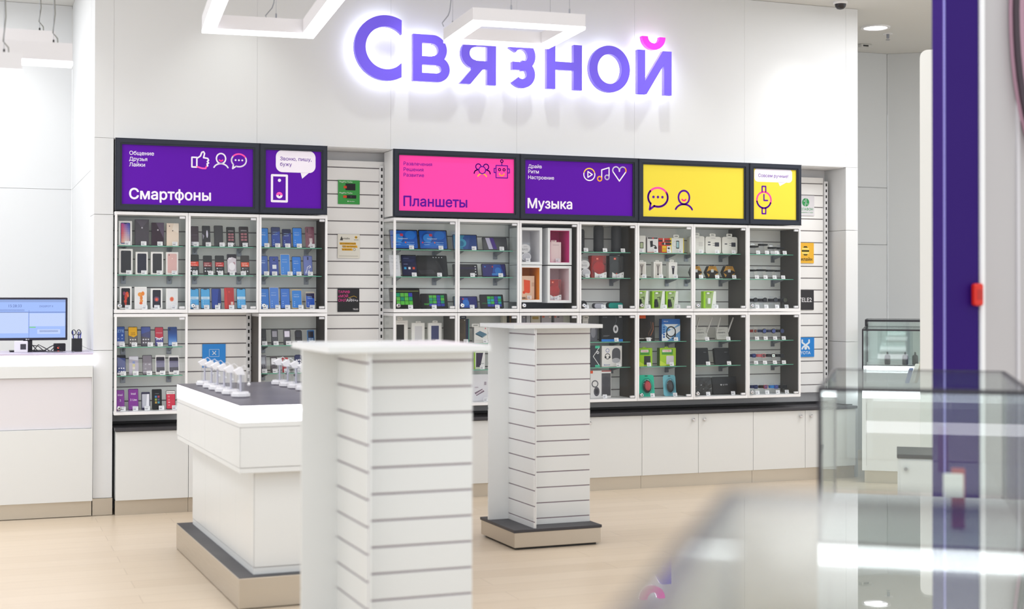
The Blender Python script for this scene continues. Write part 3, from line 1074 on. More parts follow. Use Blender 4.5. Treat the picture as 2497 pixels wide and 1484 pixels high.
# -- second upper cabinet
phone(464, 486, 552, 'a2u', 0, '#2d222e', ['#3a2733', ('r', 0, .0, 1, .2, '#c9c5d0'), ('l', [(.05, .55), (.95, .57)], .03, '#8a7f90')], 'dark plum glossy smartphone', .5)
phone(491, 514.5, 551, 'a2u', 0, '#17171b', ['#201f26', ('e', .62, .6, .12, .2, '#d9d5e6'), ('p', [(0, .62), (.25, .5), (.05, .3)], '#8d8a9a')], 'black smartphone with white glare', .6)  # white glare painted on the screen as pale patches
phone(520, 545.5, 550.5, 'a2u', 0, '#1f1f22', ['#37363b'], 'plain charcoal smartphone', .75)
XP = ['#1c191d', ('t', 'XPERIA', .14, .78, .72, '#b9aeb4')] + [('rr', u, v, u + .32, v + .1, .03, '#a86a74') for v in (.58, .43, .28) for u in (.16, .54)] + [('l', [(.7, .05), (.95, .16)], .06, '#e6e2e6'), ('l', [(.75, .17), (.9, .03)], .06, '#e6e2e6')]
phone(550.5, 575, 554, 'a2u', 0, '#141316', XP, 'smaller black phone with pink menu tiles', .3)
phone(581, 607.5, 553, 'a2u', 0, '#3a3236', ['#2a2226'] + XP[1:], 'larger black phone with pink menu tiles', .5)
HW = lambda band, t1, t2='HUAWEI', lo='#141317': [lo, ('r', 0, .42, 1, .66, band), ('t', t2, .12, .575, .6, '#f4dcd6'), ('t', t1, .12, .455, .74, '#f8ece8'), ('c', .2, .32, .09, '#c8c8d4'), ('r', .36, .31, .8, .33, '#8f8f9c'), ('c', .2, .17, .09, '#e6e6ee'), ('c', .5, .17, .09, '#e6e6ee'), ('c', .8, .17, .09, '#e6e6ee')]
phone(461, 483, 621, 'a2u', 1, '#17171a', HW('#e8452f', 'Mate 20 lite'), 'black smartphone with wide orange-red band', .5, hide=.14)
phone(494, 519, 623.5, 'a2u', 1, '#17171a', HW('#8f2a38', 'P20 lite'), 'black smartphone with dark wine band', .7)
phone(523, 548.5, 623.5, 'a2u', 1, '#17171a', HW('#c22f30', 'P smart'), 'black smartphone with crimson band', .45)
phone(552, 579, 620, 'a2u', 1, '#38343e', ['#d9cfd8', ('p', [(0, 1), (1, 1), (1, .8), (.5, .88), (0, .75)], '#2c2630'), ('e', .3, .8, .2, .05, '#efe9f2'), ('e', .75, .55, .15, .08, '#b9959f'), ('r', 0, 0, 1, .1, '#3a3540'), ('e', .5, .4, .36, .2, '#f3eef4')], 'smartphone with pale painted glare', .4)  # whitish patches are glare painted into the screen colours
phone(585.5, 610, 623.5, 'a2u', 1, '#2c292e', HW('#e5573a', 'Y5 lite', lo='#35302f'), 'dark brown smartphone with orange band', .15)
LB = ['#4fa9e2', ('r', .3, .965, .7, 1, '#10243a'), ('r', 0, .46, 1, .6, '#cfe4f5'), ('t', 'honor', .2, .5, .6, '#6fb0e0')] + DOTS('#9fd2f2', (.38, .28, .18))
phone(462, 485, 703.6, 'a2u', 2, '#182a44', LB, 'pale blue phone, partly behind the frame', .6, hide=.12)
phone(488, 514.5, 703.6, 'a2u', 2, '#182a44', LB, 'pale blue phone with white stripe, whole', .5)
phone(514.5, 541.5, 703.6, 'a2u', 2, '#17224f', ['#1d3f9c', ('p', [(.55, 0), (1, 0), (1, 1), (.8, 1)], '#1a2f78'), ('r', .7, .12, .8, .26, '#e8e4e0'), ('r', .85, .12, .95, .26, '#e8e4e0')], 'deep blue phone back', .5)
phone(546, 573, 702, 'a2u', 2, '#c22a2c', ['#b3252a', ('c', .5, .82, .07, '#f4523c'), ('p', [(0, 0), (.3, 0), (.2, 1), (0, 1)], '#d0393a'), ('r', .68, .18, .78, .32, '#f1e4d6'), ('r', .83, .18, .93, .32, '#f1e4d6')], 'red phone back', .6)
phone(576, 601.5, 703.6, 'a2u', 2, '#15253a', LB, 'pale blue phone next to the red one', .65)
# -- third upper cabinet
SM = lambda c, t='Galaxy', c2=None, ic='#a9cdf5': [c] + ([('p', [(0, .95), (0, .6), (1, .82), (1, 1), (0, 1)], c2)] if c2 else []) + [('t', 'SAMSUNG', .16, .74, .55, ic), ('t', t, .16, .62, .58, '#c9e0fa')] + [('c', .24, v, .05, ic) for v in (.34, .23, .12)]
K3 = 'a3u'
phone(633, 653, 556, K3, 0, '#141c2c', SM('#2b7fd8'), 'bright blue phone half behind the frame', .7, hide=.15)
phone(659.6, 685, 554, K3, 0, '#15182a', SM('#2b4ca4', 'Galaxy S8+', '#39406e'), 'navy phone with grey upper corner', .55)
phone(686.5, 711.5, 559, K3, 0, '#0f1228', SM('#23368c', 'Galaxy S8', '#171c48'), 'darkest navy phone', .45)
phone(711.5, 738, 555.5, K3, 0, '#101a2c', SM('#1e7ee0', 'Galaxy J7'), 'vivid blue framed phone', .55)
phone(743, 768, 553.5, K3, 0, '#7c4a5c', ['#83505f', ('rr', .12, .72, .26, .95, .05, '#4a2c38'), ('r', .3, .6, .75, .615, '#c9a0aa'), ('r', .42, .22, .8, .45, '#d8c6c8'), ('p', [(.2, .02), (.95, .02), (.6, .3)], '#efe6ea')], 'mauve phone back with camera strip', .6)
phone(630, 647, 623.5, K3, 1, '#222c4a', SM('#3f62b0'), 'grey-blue phone half behind the frame', .7, hide=.25)
phone(655.7, 681, 625.6, K3, 1, '#2a3a86', ['#31479c', ('rr', .4, .78, .62, .94, .05, '#1c2650'), ('c', .51, .88, .06, '#8a94b8'), ('r', .3, .33, .78, .56, '#e8eaf2'), ('r', .6, .0, 1, .6, '#2b5cc0')][:4] + [('t', 'SAMSUNG', .28, .66, .46, '#9aa9dc')], 'indigo phone back with white sticker', .4)
phone(682, 709, 620, K3, 1, '#c8c2c0', SM('#3a86dd', 'Galaxy A6+'), 'tall silver-edged blue phone', .85)
phone(710.5, 736, 625.6, K3, 1, '#16264a', SM('#1f79dc', 'Galaxy A6'), 'blue phone with dark rim', .6)
phone(738.5, 763.5, 624, K3, 1, '#4a548c', ['#6a78bc', ('rr', .42, .8, .6, .97, .05, '#2a2f5a'), ('l', [(.3, .12), (.42, .42), (.75, .5), (.85, .42), (.6, .36)], .07, '#f2f0fa'), ('p', [(.1, .1), (.4, .35), (.3, .05)], '#c3c9ec'), ('p', [(.45, .12), (.7, .16), (.6, .3)], '#e8e8f6')], 'lilac phone back with painted glare', .6)  # pale streaks are glare painted on the phone back
phone(631, 654, 703.6, K3, 2, '#1f3a6a', SM('#2f77cf'), 'blue phone half behind the frame', .5, hide=.12)
phone(655.7, 682.5, 700.5, K3, 2, '#b9b4b8', SM('#4a80d6', 'Galaxy J6+'), 'tall pale blue silver-edged phone', .72)
phone(682.5, 709, 703, K3, 2, '#1c2844', SM('#3a74d0', 'Galaxy J4+'), 'mid blue black-rimmed phone', .6)
phone(710, 738.5, 706, K3, 2, '#c4ad84', SM('#2d82d8', 'Galaxy J4'), 'gold-edged bright blue phone', .75, bot=.05, top=.06)
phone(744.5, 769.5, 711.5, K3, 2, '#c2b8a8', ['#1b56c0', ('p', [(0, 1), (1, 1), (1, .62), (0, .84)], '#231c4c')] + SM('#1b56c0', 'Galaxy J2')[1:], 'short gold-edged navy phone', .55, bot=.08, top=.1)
# -- first lower cabinet
L1 = 'a1l'
phone(283.5, 307, 796.4, L1, 0, '#23305a', ['#2f55a8', ('t', 'ZTE', .05, .72, .9, '#9cc0ee'), ('p', [(.6, .56), (.7, .5), (.8, .56), (.7, .62)], '#bcd4f4'), ('r', 0, .0, 1, .24, '#d4d4e4'), ('r', .1, .36, .3, .4, '#a8bce4'), ('r', .6, .36, .8, .4, '#a8bce4')], 'blue phone with large pale lettering', .55)
phone(312, 338, 797, L1, 0, '#2b2a30', ['#6a6668', ('p', [(0, 1), (1, 1), (1, .56), (.6, .46), (0, .56)], '#efb41e'), ('t', 'ШОК', .28, .66, .5, '#8a5a1c'), ('t', 'ЦЕНА', .25, .57, .56, '#8a5a1c')] + ICO('#e8e4e0'), 'phone with yellow sale screen', .55)
phone(343, 370, 796.4, L1, 0, '#2c2c44', ['#4b4d7c', ('p', [(0, .62), (1, .78), (1, 1), (0, 1)], '#4a5aa4'), ('p', [(0, .0), (1, 0), (1, .4), (0, .5)], '#57525c')] + ICO('#e4e2ec'), 'grey-violet phone with round icons', .85)
phone(377, 401, 797.6, L1, 0, '#2a2836', ['#c4304a', ('p', [(0, .48), (.5, .4), (1, .48), (1, 0), (0, 0)], '#4f4a94'), ('p', [(0, .48), (.5, .40), (1, .48), (1, .42), (.5, .33), (0, .42)], '#e8e6f2'), ('t', 'СУПЕРЦЕНА', .1, .68, .8, '#f6dce2')] + ICO('#dedcec'), 'phone with red screen over violet', .5)
phone(409, 434.5, 797.4, L1, 0, '#1f3c7c', ['#244a92'] + field(1, 12, .02, .03, .98, .97, lambda u, v: blend(['#a4c0e6', '#5a8ad0', '#2f5fae', '#23468c', '#213f80'], v)) + [('rr', .06, .82, .24, .96, .04, '#15223c')], 'phone back fading from navy to sky blue', .6)
phone(284.6, 310, 866, L1, 1, '#1c1a26', ['#3f4a86', ('p', [(0, .9), (1, .86), (1, 1), (0, 1)], '#171624'), ('r', 0, 0, 1, .1, '#ece8f0')] + ICO('#e8e6f0'), 'violet phone with black top edge', .6)
phone(314, 341, 868.6, L1, 1, '#a6a0b0', ['#b4adbc', ('p', [(0, .86), (1, .78), (1, 1), (0, 1)], '#d8d6e2'), ('r', .36, .62, .64, .74, '#8a98cc'), ('r', .36, .44, .64, .58, '#cfc48a'), ('r', .36, .28, .64, .42, '#d8cfc0'), ('r', .36, .05, .64, .22, '#b0c4a0')], 'pale lilac see-through phone', .6)
phone(347, 374, 866, L1, 1, '#3a363c', ['#857d88', ('r', .22, .5, .4, .56, '#a8a2ae'), ('r', .64, .5, .86, .56, '#b8b2be'), ('c', .3, .3, .09, '#aaa4b0'), ('r', 0, .12, 1, .14, '#dcd8e2')], 'grey phone in a clear black cover', .6)
WP = ['#2a2432', ('r', 0, .3, 1, .76, '#6e6a86'), ('r', 0, .12, 1, .32, '#2c2636')]
phone(379, 406, 866, L1, 1, '#e8e4e4', WP, 'white phone, nearer to the pillar', .6, bez=.07, top=.1, bot=.13)
phone(411, 439.5, 867, L1, 1, '#e8e4e4', WP, 'white phone, at the row end', .6, bez=.07, top=.1, bot=.13)
phone(283, 307, 951, L1, 2, '#6a2a7a', ['#8b3a9e', ('t', 'inoi', .18, .72, .62, '#efdcf4'), ('t', '2', .42, .44, .18, '#efdcf4'), ('r', .1, .16, .9, .18, '#b880c4'), ('r', .1, .1, .7, .115, '#b880c4')], 'purple phone numbered two', .7)
phone(312.7, 341, 948.4, L1, 2, '#5a2668', ['#8a389c', ('t', 'inoi', .26, .74, .5, '#f2e2f6'), ('t', '2 Lite', .16, .44, .7, '#f2e2f6'), ('r', .25, .16, .8, .18, '#b880c4'), ('r', .3, .1, .7, .115, '#b880c4')], 'purple phone with lite lettering', .6)
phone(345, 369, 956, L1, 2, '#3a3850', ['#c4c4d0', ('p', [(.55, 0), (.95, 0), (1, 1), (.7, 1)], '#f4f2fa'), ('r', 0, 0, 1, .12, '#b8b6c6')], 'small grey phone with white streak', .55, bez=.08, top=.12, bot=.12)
phone(370.5, 398, 949, L1, 2, '#1b1a1e', ['#242428', ('r', .28, .58, .5, .69, '#4a86b8'), ('r', .58, .58, .8, .69, '#b04a5c'), ('r', .28, .43, .5, .54, '#93ad4e'), ('r', .58, .43, .8, .54, '#5c5a80'), ('r', .28, .28, .5, .39, '#c09a4e'), ('r', .58, .28, .8, .39, '#4a92a8'), ('r', .3, .78, .75, .8, '#7a7a82')], 'black phone with six coloured tiles', .85)
phone(405, 431, 952, L1, 2, '#2a2026', ['#d83c52', ('r', 0, .82, 1, 1, '#ece6e4'), ('t', 'Prestigio', .1, .87, .8, '#8a848a'), ('o', .28, .68, .08, .03, '#f4c8cc'), ('o', .28, .5, .08, .03, '#f4c8cc'), ('e', .3, .36, .12, .03, '#f4c8cc'), ('o', .28, .2, .08, .03, '#f4c8cc')], 'phone with red screen under white header', .8)
# -- second lower cabinet: keypad phones
L2 = 'a3l'
KP = lambda scr, key='#8d8a96', body='#2a2a30': [body, ('r', .12, .5, .88, .9, scr)] + [('r', u, v, u + .18, v + .07, key) for v in (.34, .23, .12) for u in (.14, .41, .68)]
KK = dict(cat='keypad phone', name='keypad_phone', group='keypad phones in the second lower cabinet')
phone(635.5, 650, 801.5, L2, 0, '#2f2d31', KP('#3a383c', '#56545a', '#3c3a3e'), 'dark keypad phone half behind the frame', .6, hide=.2, **KK)
phone(661, 680, 803, L2, 0, '#3a383c', KP('#a8a4b0', '#6a6870', '#4a484e'), 'charcoal keypad phone with grey screen', .5, **KK)
phone(690.6, 711, 803, L2, 0, '#4a4648', KP('#f0e8fa', '#4a4850', '#5a565e'), 'keypad phone with painted screen glare', .5, **KK)  # the screen is painted near white to show glare
phone(719, 738.5, 805, L2, 0, '#1b1a1f', KP('#2a2a36', '#3a3840', '#1f1e24'), 'rounded black keypad phone', .5, round_=.3, **KK)
phone(749, 768.5, 805, L2, 0, '#4a90cc', KP('#1c1c28', '#d4e6f6', '#2a4a78'), 'black and blue keypad phone', .5, **KK)
phone(633, 650.5, 865.7, L2, 1, '#8a888f', KP('#b4b8c4', '#3a3a44', '#7c7a84'), 'silver keypad phone', .6, hide=.1, **KK)
phone(659, 678.5, 869, L2, 1, '#6a6260', KP('#f4f2f8', '#7a747c', '#5a5458'), 'brown keypad phone with white screen', .5, **KK)
phone(688, 705, 872, L2, 1, '#b83038', KP('#aab0a8', '#8e262e', '#b83038'), 'red keypad phone', .5, **KK)
phone(718, 739.5, 865, L2, 1, '#20224a', ['#262a58', ('r', .1, .42, .9, .95, '#2c3060')] + [('c', u, v, .1, '#e0e0ee') for v in (.7, .53) for u in (.22, .5, .78)] + [('o', .5, .3, .1, .05, '#e6e6f2')] + [('r', u, .06, u + .2, .13, '#5a5e8c') for u in (.12, .4, .68)], 'navy keypad phone with icons', .5, round_=.25, **KK)

# -- fourth and fifth upper cabinets: tablets
TB = dict(cat='tablet', name='tablet', group='tablets on the glass shelves', lean=16, round_=.035, bez=.035, top=.05, bot=.05, y=10.285)
BIG = ['#1459b8', ('e', .3, .6, .22, .3, '#0f4796'), ('e', .3, .58, .17, .24, '#2f86dc'), ('e', .75, .75, .2, .25, '#1f73d0'), ('p', [(.1, .1), (.9, .1), (.6, .4), (.3, .3)], '#1e6fce'), ('rr', .36, .68, .48, .83, .03, '#c43a56'), ('t', 'Поздравляем!', .28, .52, .36, '#dfeafc'), ('c', .1, .33, .03, '#d83a5a'), ('c', .55, .33, .03, '#e06a5a'), ('r', .15, .32, .4, .345, '#9cc4f2'), ('r', .6, .32, .88, .345, '#9cc4f2'), ('r', .15, .2, .36, .225, '#9cc4f2'), ('r', .6, .2, .88, .225, '#9cc4f2')]
phone(945, 1019.5, 560.7, 'b1u', 0, '#15181f', BIG, 'big blue tablet nearest the glass side', .62, **TB)
phone(1020, 1095, 561.5, 'b1u', 0, '#15181f', BIG, 'big blue tablet beside its twin', .62, **TB)
phone(944, 975, 622, 'b1u', 1, '#d6d6de', ['#dddde4', ('t', 'Планшет', .2, .86, .6, '#8b8b99')] + [('o', u, v, .07, .02, '#9a9aaa') for v in (.66, .5, .36) for u in (.35, .72)], 'white printed sheet like a tablet', None, **{**TB, 'cat': 'leaflet', 'name': 'leaflet', 'thick': .002})
phone(977, 1019, 622, 'b1u', 1, '#14141c', ['#1c2044', ('r', .1, .86, .5, .88, '#6a74a8'), ('r', .1, .78, .9, .79, '#4a5488'), ('r', .1, .72, .8, .73, '#4a5488'), ('r', .1, .56, .4, .58, '#8a94c4'), ('rr', .12, .3, .28, .42, .02, '#3a9ad0'), ('rr', .42, .3, .58, .42, .02, '#d8d8e0'), ('rr', .72, .3, .88, .42, .02, '#d8503c')], 'upright navy tablet with three app icons', .55, **TB)
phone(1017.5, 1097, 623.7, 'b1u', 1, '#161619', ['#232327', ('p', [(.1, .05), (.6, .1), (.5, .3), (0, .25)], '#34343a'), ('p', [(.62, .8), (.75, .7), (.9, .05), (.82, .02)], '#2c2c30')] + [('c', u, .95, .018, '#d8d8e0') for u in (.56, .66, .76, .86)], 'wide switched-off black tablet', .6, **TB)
TILES = lambda n, m, u0, u1, v0, v1, cols: [('r', u0 + (u1 - u0) * i / n, v0 + (v1 - v0) * j / m, u0 + (u1 - u0) * (i + .9) / n, v0 + (v1 - v0) * (j + .9) / m, cols[(i * 5 + j * 3 + i * j) % len(cols)]) for i in range(n) for j in range(m)]
phone(948, 1027, 702.6, 'b1u', 2, '#16161a', ['#1d1d22', ('r', .0, .86, 1, .9, '#7f8a4c')] + TILES(4, 3, .2, .78, .14, .8, ['#5cbf45', '#1f9a6a', '#3b47b0', '#63b84a', '#1a8a6a']), 'large black tablet with green and blue tiles', .55, **TB)
phone(1027, 1096, 716.6, 'b1u', 2, '#1c1c20', ['#26262b', ('t', 'DIGMA', .1, .2, .28, '#4fc24a')] + TILES(4, 4, .3, .92, .1, .95, ['#3b47b0', '#1f9a7a', '#5cbf45', '#23a050', '#57b84e']), 'rounded black tablet with sixteen tiles', .35, **TB)
CUR = ['#1c4a94', ('p', [(0, 0), (.4, 0), (.3, .5), (.5, 1), (0, 1)], '#2f86a8'), ('e', .35, .45, .2, .3, '#3d9cc0'), ('e', .32, .4, .12, .2, '#236e9c'), ('p', [(.6, 0), (1, 0), (1, 1), (.75, 1)], '#1d3f86')]
phone(1101, 1165, 572.6, 'b2u', 0, '#1a1c28', CUR, 'teal-blue wallpaper tablet', .68, **TB)
phone(1175, 1238, 579.6, 'b2u', 0, '#38383e', ['#45454b', ('p', [(.22, .05), (.4, .05), (.28, 1), (.1, 1)], '#c8c2dc'), ('p', [(.42, .05), (.58, .05), (.45, 1), (.28, 1)], '#4c2a8c')], 'grey tablet back with purple sleeve band', .6, **TB)
phone(1103, 1166.5, 644.8, 'b2u', 1, '#16161a', ['#1b1724', ('r', 0, .6, 1, .8, '#2a2440')] + [('c', .94, v, .025, '#e0e0e6') for v in (.85, .62, .38, .15)], 'black tablet with white dots at one edge', .62, **TB)
phone(1173, 1235.5, 644, 'b2u', 1, '#14121f', ['#2a2472', ('p', [(.4, 0), (.95, 0), (.8, 1), (.5, 1)], '#1e4ea8'), ('e', .68, .45, .14, .3, '#2f78cc'), ('c', .12, .8, .035, '#3c7cd0'), ('c', .45, .8, .035, '#c03a48'), ('r', .4, .12, .75, .22, '#4a9ae0')], 'violet and blue lit tablet', .6, **TB)
phone(1104, 1166.5, 723, 'b2u', 2, '#161320', ['#262a72', ('p', [(.35, 0), (.7, 0), (.6, .9), (.4, .9)], '#2350b0'), ('e', .52, .45, .14, .3, '#2f74cc'), ('c', .12, .78, .035, '#3c7cd0'), ('c', .4, .8, .035, '#d03a48'), ('c', .86, .2, .03, '#b8324a')], 'indigo tablet behind the round lock', .6, **TB)
phone(1169, 1229.5, 718.7, 'b2u', 2, '#1f1f23', ['#2a2a2f', ('t', 'DIGMA', .06, .3, .22, '#3c8a4a')] + TILES(4, 4, .3, .95, .08, .92, ['#3b47b0', '#26a0a8', '#2fa84a', '#24b0b0', '#46c04e']), 'grey tablet with teal tiles', .55, **TB)

# -- sixth upper cabinet: four cube boxes with a showpiece in each
CUBE = [('b', 1262, 1322, 554.5, 644.8, '#e8e6ea', 'white-lined cube box at the top'), ('b', 1336, 1394, 556, 645.6, '#d8388c', 'cube box with magenta inside'),
        ('b', 1262, 1321.5, 646, 736.4, '#f09a28', 'cube box with orange inside'), ('b', 1334, 1393.6, 648, 738, '#ead6dc', 'cube box with pale pink inside')]
cubes = []
CUY = 10.17
for _, p0, p1, y0, y1, c, lb in CUBE:
    x1 = at(p1, 600, CUY).x
    x0 = max(x1 - .2, CAB['b3u'][1] + .0185)
    w = x1 - x0
    z0, z1 = at(p1 - 25, y1, CUY).z, at(p1 - 25, y0, CUY).z
    t = thing('cube_box', lb + ', mounted in the sixth upper cabinet', 'box', (x0, CUY, z0), 0, 'white cube boxes in the sixth upper cabinet')
    h, e = z1 - z0, .019
    b = MB()
    b.box(0, 0, 0, w, .22, e, WHITE).box(0, 0, h - e, w, .22, h, WHITE).box(0, 0, e, e, .22, h - e, WHITE).box(w - e, 0, e, w, .22, h - e, WHITE)
    b.build('shell', t)
    m = mat(c, .5, spec=.22)
    b = MB()
    b.box(e, .004, e, w - e, .21, e + .002, m).box(e, .004, h - e - .002, w - e, .21, h - e, m)
    b.box(e, .004, e + .002, e + .002, .21, h - e - .002, m).box(w - e - .002, .004, e + .002, w - e, .21, h - e - .002, m)
    b.box(e, .205, e, w - e, .21, h - e, m)
    q = b.build('lining', t)
    q['label'] = 'coloured inner lining'
    cubes.append((x0, z0 + e + .0022, w, h))


def in_cube(i, look, w, h, d, col, face, u=.5, tabs=False, name='product_box', cat='box'):
    x0, z, W_, _ = cubes[i]
    xc = x0 + W_ * u
    w = min(w, W_ - .05)
    xc = min(max(xc, x0 + .022 + w / 2), x0 + W_ - .022 - w / 2)
    o = MB().box(-w / 2, 0, .0005, w / 2, d, h, mat(col, .4, spec=.22), .002).build(name, None, (xc, CUY + .06, z))
    short = f'{look}, in the {["white-lined", "magenta", "orange", "pale pink"][i]} cube box'
    tag(o, short, cat, 'boxed goods on the shelves')
    b = MB()
    F = front(-w / 2, 0, 0)
    ops(b, face, w, h, F)
    b.build('printed_front', o)
    if tabs:
        MB().ring(rrect(.045, .014, .005, 3, w * .3 - .022, h), rrect(.028, .004, .002, 3, w * .3 - .014, h + .006), -.002, 0, mat(col, .4, spec=.22), F).build('hang_tab', o)
    price_tag(xc + w * .12, z, short, CUY + .05)
    return o


def headphone_blister(x, y, z, short):
    o = MB().prism(rrect(.095, .150, .03, 5, -.0475, .001), -.006, 0, ACRYL, front(0, 0, 0)).build('headphone_pack', None, (x, y, z))
    tag(o, short, 'headphone pack', 'boxed goods on the shelves')
    b = MB()
    F = front(0, 0, 0)
    b.prism(ell(-.005, .105, .044, .034), 0, .012, mat('#e4e3e6', .35, spec=.22), F)
    b.text('BASS', -.028, .09, .046, mat('#8f8e96', .5, spec=.22), F, .0125)
    b.text('SONY', -.016, .115, .03, mat('#a9a8b0', .5, spec=.22), F, .0125)
    b.prism(ell(.006, .040, .040, .034), 0, .014, mat('#d9d8dd', .35, spec=.22), F)
    b.prism(ell(.006, .040, .030, .025), .014, .018, mat('#c9c8d0', .4, spec=.22), F)
    b.build('ear_cup', o)
    price_tag(x + .012, z, short, y - .032)


x0, z, W_, _ = cubes[0]
headphone_blister(x0 + .075, CUY + .08, z, 'grey headphone pack, in the white-lined cube box')
in_cube(1, 'white slim box with hang tab', .090, .158, .03, '#efe0de', [('r', .2, .84, .78, .87, '#cfbcc0'), ('l', [(.78, .84), (.78, .2)], .01, '#d6c4c6')], .46, True)
in_cube(2, 'beige box with orange phone case', .125, .182, .03, '#ecd3bd', [('p', [(.28, .84), (.7, .8), (.7, .3), (.62, .26), (.3, .3)], '#ee5a34'), ('c', .3, .3, .09, '#e84f2c'), ('r', .8, .55, .97, .72, '#d8b8a0'), ('r', .0, .02, .4, .1, '#8a7a6a')], .4)


def speaker_box(xc, y, z, w, h, col, disc, short):
    o = thing('speaker_box', short, 'speaker box', (xc, y, z), 0, 'clear-fronted speaker boxes')
    m = mat(col, .35, spec=.22)
    b = MB()
    b.box(-w / 2, .002, .0006, -w / 2 + .003, .07, h, m).box(-w / 2, .066, .0006, w / 2, .07, h, m).box(-w / 2, .002, h - .003, w / 2, .07, h, m).box(-w / 2, 0, .0006, w / 2, .07, .004, m)
    b.build('carton', o)
    F = front(0, 0, 0)
    b = MB().lathe([(w * .05, -.02), (w * .34, -.024), (w * .40, -.030), (w * .40, -.038), (w * .3, -.044)], mat(disc, .6, spec=.22), 28, F, .01, h * .46)
    s = b.build('round_speaker', o, smooth=True)
    s['label'] = 'round fabric speaker'
    MB().box(-w / 2 + .0035, .001, .006, w / 2, .003, h - .004, glass('tinted_' + col.lstrip('#'), {'#c8322c': '#ff8a80', '#2a2a2d': '#c8c8c8', '#d8545c': '#ffb0b0'}.get(col, '#ffffff'), .05, .4)).build('window', o)
    b = MB()
    b.flat([(-w * .3, .002), (w * .5, .002), (w * .5, h * .27), (w * .32, h * .24), (w * .1, h * .18), (-w * .1, h * .18), (-w * .3, h * .26)], mat('#f0eeee', .4, spec=.22), F, .0006)
    b.flat(ell(.0, h * .2, .005), mat('#e8482c', .4, spec=.22), F, .0012)
    b.text('Bluetooth', -w * .24, h * .045, w * .28, mat('#5a7ab8', .5, spec=.22), F, .001)
    b.flat(ell(w * .4, h * .18, .004), BLACK, F, .001)
    b.flat(rrect(.02, .016, .002, 2, -w * .2, h * .82), mat('#f0532c', .4, spec=.22), F, .0006)
    b.text('JBL', -w * .2 + .003, h * .82 + .004, .014, CARD, F, .0009)
    b.build('printed_band', o)
    price_tag(xc + w * .12, z, short, y - .012)
    return o


x0, z, W_, _ = cubes[3]
speaker_box(x0 + .085, CUY + .07, z, .118, .160, '#d8545c', '#b84848', 'rosy boxed round speaker, in the pale pink cube box')

# -- seventh upper cabinet: speakers
def xat(px, y):
    return at(px, 600, y).x


def cyl_speaker(px0, px1, ytop, key, row, look, hide=0, col='#37373b'):
    y = 10.285
    z = shelf_z(key, row)
    x0, x1 = xat(px0, y), xat(px1, y)
    r = (x1 - x0) / 2 / (1 - hide)
    xc = x1 - r
    h = min(at(px1, ytop, y).z - z, headroom(key, row) - .001)
    xc = sum(clampx(key, xc - r, xc + r)) / 2
    short = f'{look}, {where(key, row)}'
    o = thing('tower_speaker', short, 'speaker', (xc, y, z), 0, 'black tower speakers')
    b = MB().lathe([(r * .86, .001), (r, .02), (r, .028)] + [(r * (1 if i % 2 else .955), .028 + (h - .056) * i / 24) for i in range(25)] + [(r, h - .026), (r * .97, h - .012), (r * .8, h)], mat(col, .6, spec=.22), 24)
    b.build('fabric_body', o, smooth=True)
    MB().lathe([(r * 1.004, .014), (r * 1.01, .016), (r * 1.01, .026), (r * 1.004, .028)], mat('#2c2c31', .3, spec=.22), 24).build('base_ring', o)
    price_tag(xc + r * .55, z, short)


cyl_speaker(1416, 1424.5, 559, 'b4u', 0, 'black tower speaker half behind the frame', .62)
cyl_speaker(1447.7, 1471, 550.5, 'b4u', 0, 'black tower speaker in the middle')
cyl_speaker(1491, 1514.5, 550.5, 'b4u', 0, 'black tower speaker beside the dark wall')
z = shelf_z('b4u', 1)
headphone_blister(at(1424, 600, 10.27).x + .004, 10.27, z, f'grey headphone pack half behind the frame, {where("b4u", 1)}')
for p0, p1, c, d, lk in ((1443, 1479, '#c8322c', '#b02a26', 'red boxed round speaker'), (1486, 1521, '#2a2a2d', '#1a1a1c', 'black boxed round speaker')):
    x0, x1 = xat(p0, 10.245), xat(p1, 10.245)
    speaker_box((x0 + x1) / 2, 10.245, z, x1 - x0, at(p0, 623, 10.245).z - z, c, d, f'{lk}, {where("b4u", 1)}')


def pill_speaker(px0, px1, ytop, look, col, end, hide=0):
    y = 10.27
    z = shelf_z('b4u', 2)
    x0, x1 = xat(px0, y), xat(px1, y)
    w = (x1 - x0) / (1 - hide)
    xc = x1 - w / 2
    h = at(px1, ytop, y).z - z
    short = f'{look}, {where("b4u", 2)}'
    o = thing('portable_speaker', short, 'speaker', (xc, y, z), 0, 'small portable speakers')
    F = front(0, 0, 0)
    MB().prism(rrect(w, h, h * .49, 7, -w / 2, .0008), -.045, 0, mat(col, .5, spec=.22), F).build('fabric_body', o, smooth=True)
    MB().prism(rrect(w * .94, h * .86, h * .42, 7, -w * .47, h * .07), 0, .003, mat(end, .4, spec=.22), F).build('grille', o)
    price_tag(xc + w * .1, z, short)


pill_speaker(1417, 1431.5, 733, 'small black speaker behind the round lock', '#2a2a2e', '#1c1c20', .3)
pill_speaker(1449, 1474, 739, 'small silver speaker', '#5e5e66', '#b9b8c2')
pill_speaker(1483, 1520, 737, 'teal pill-shaped speaker', '#16353a', '#159a8c')

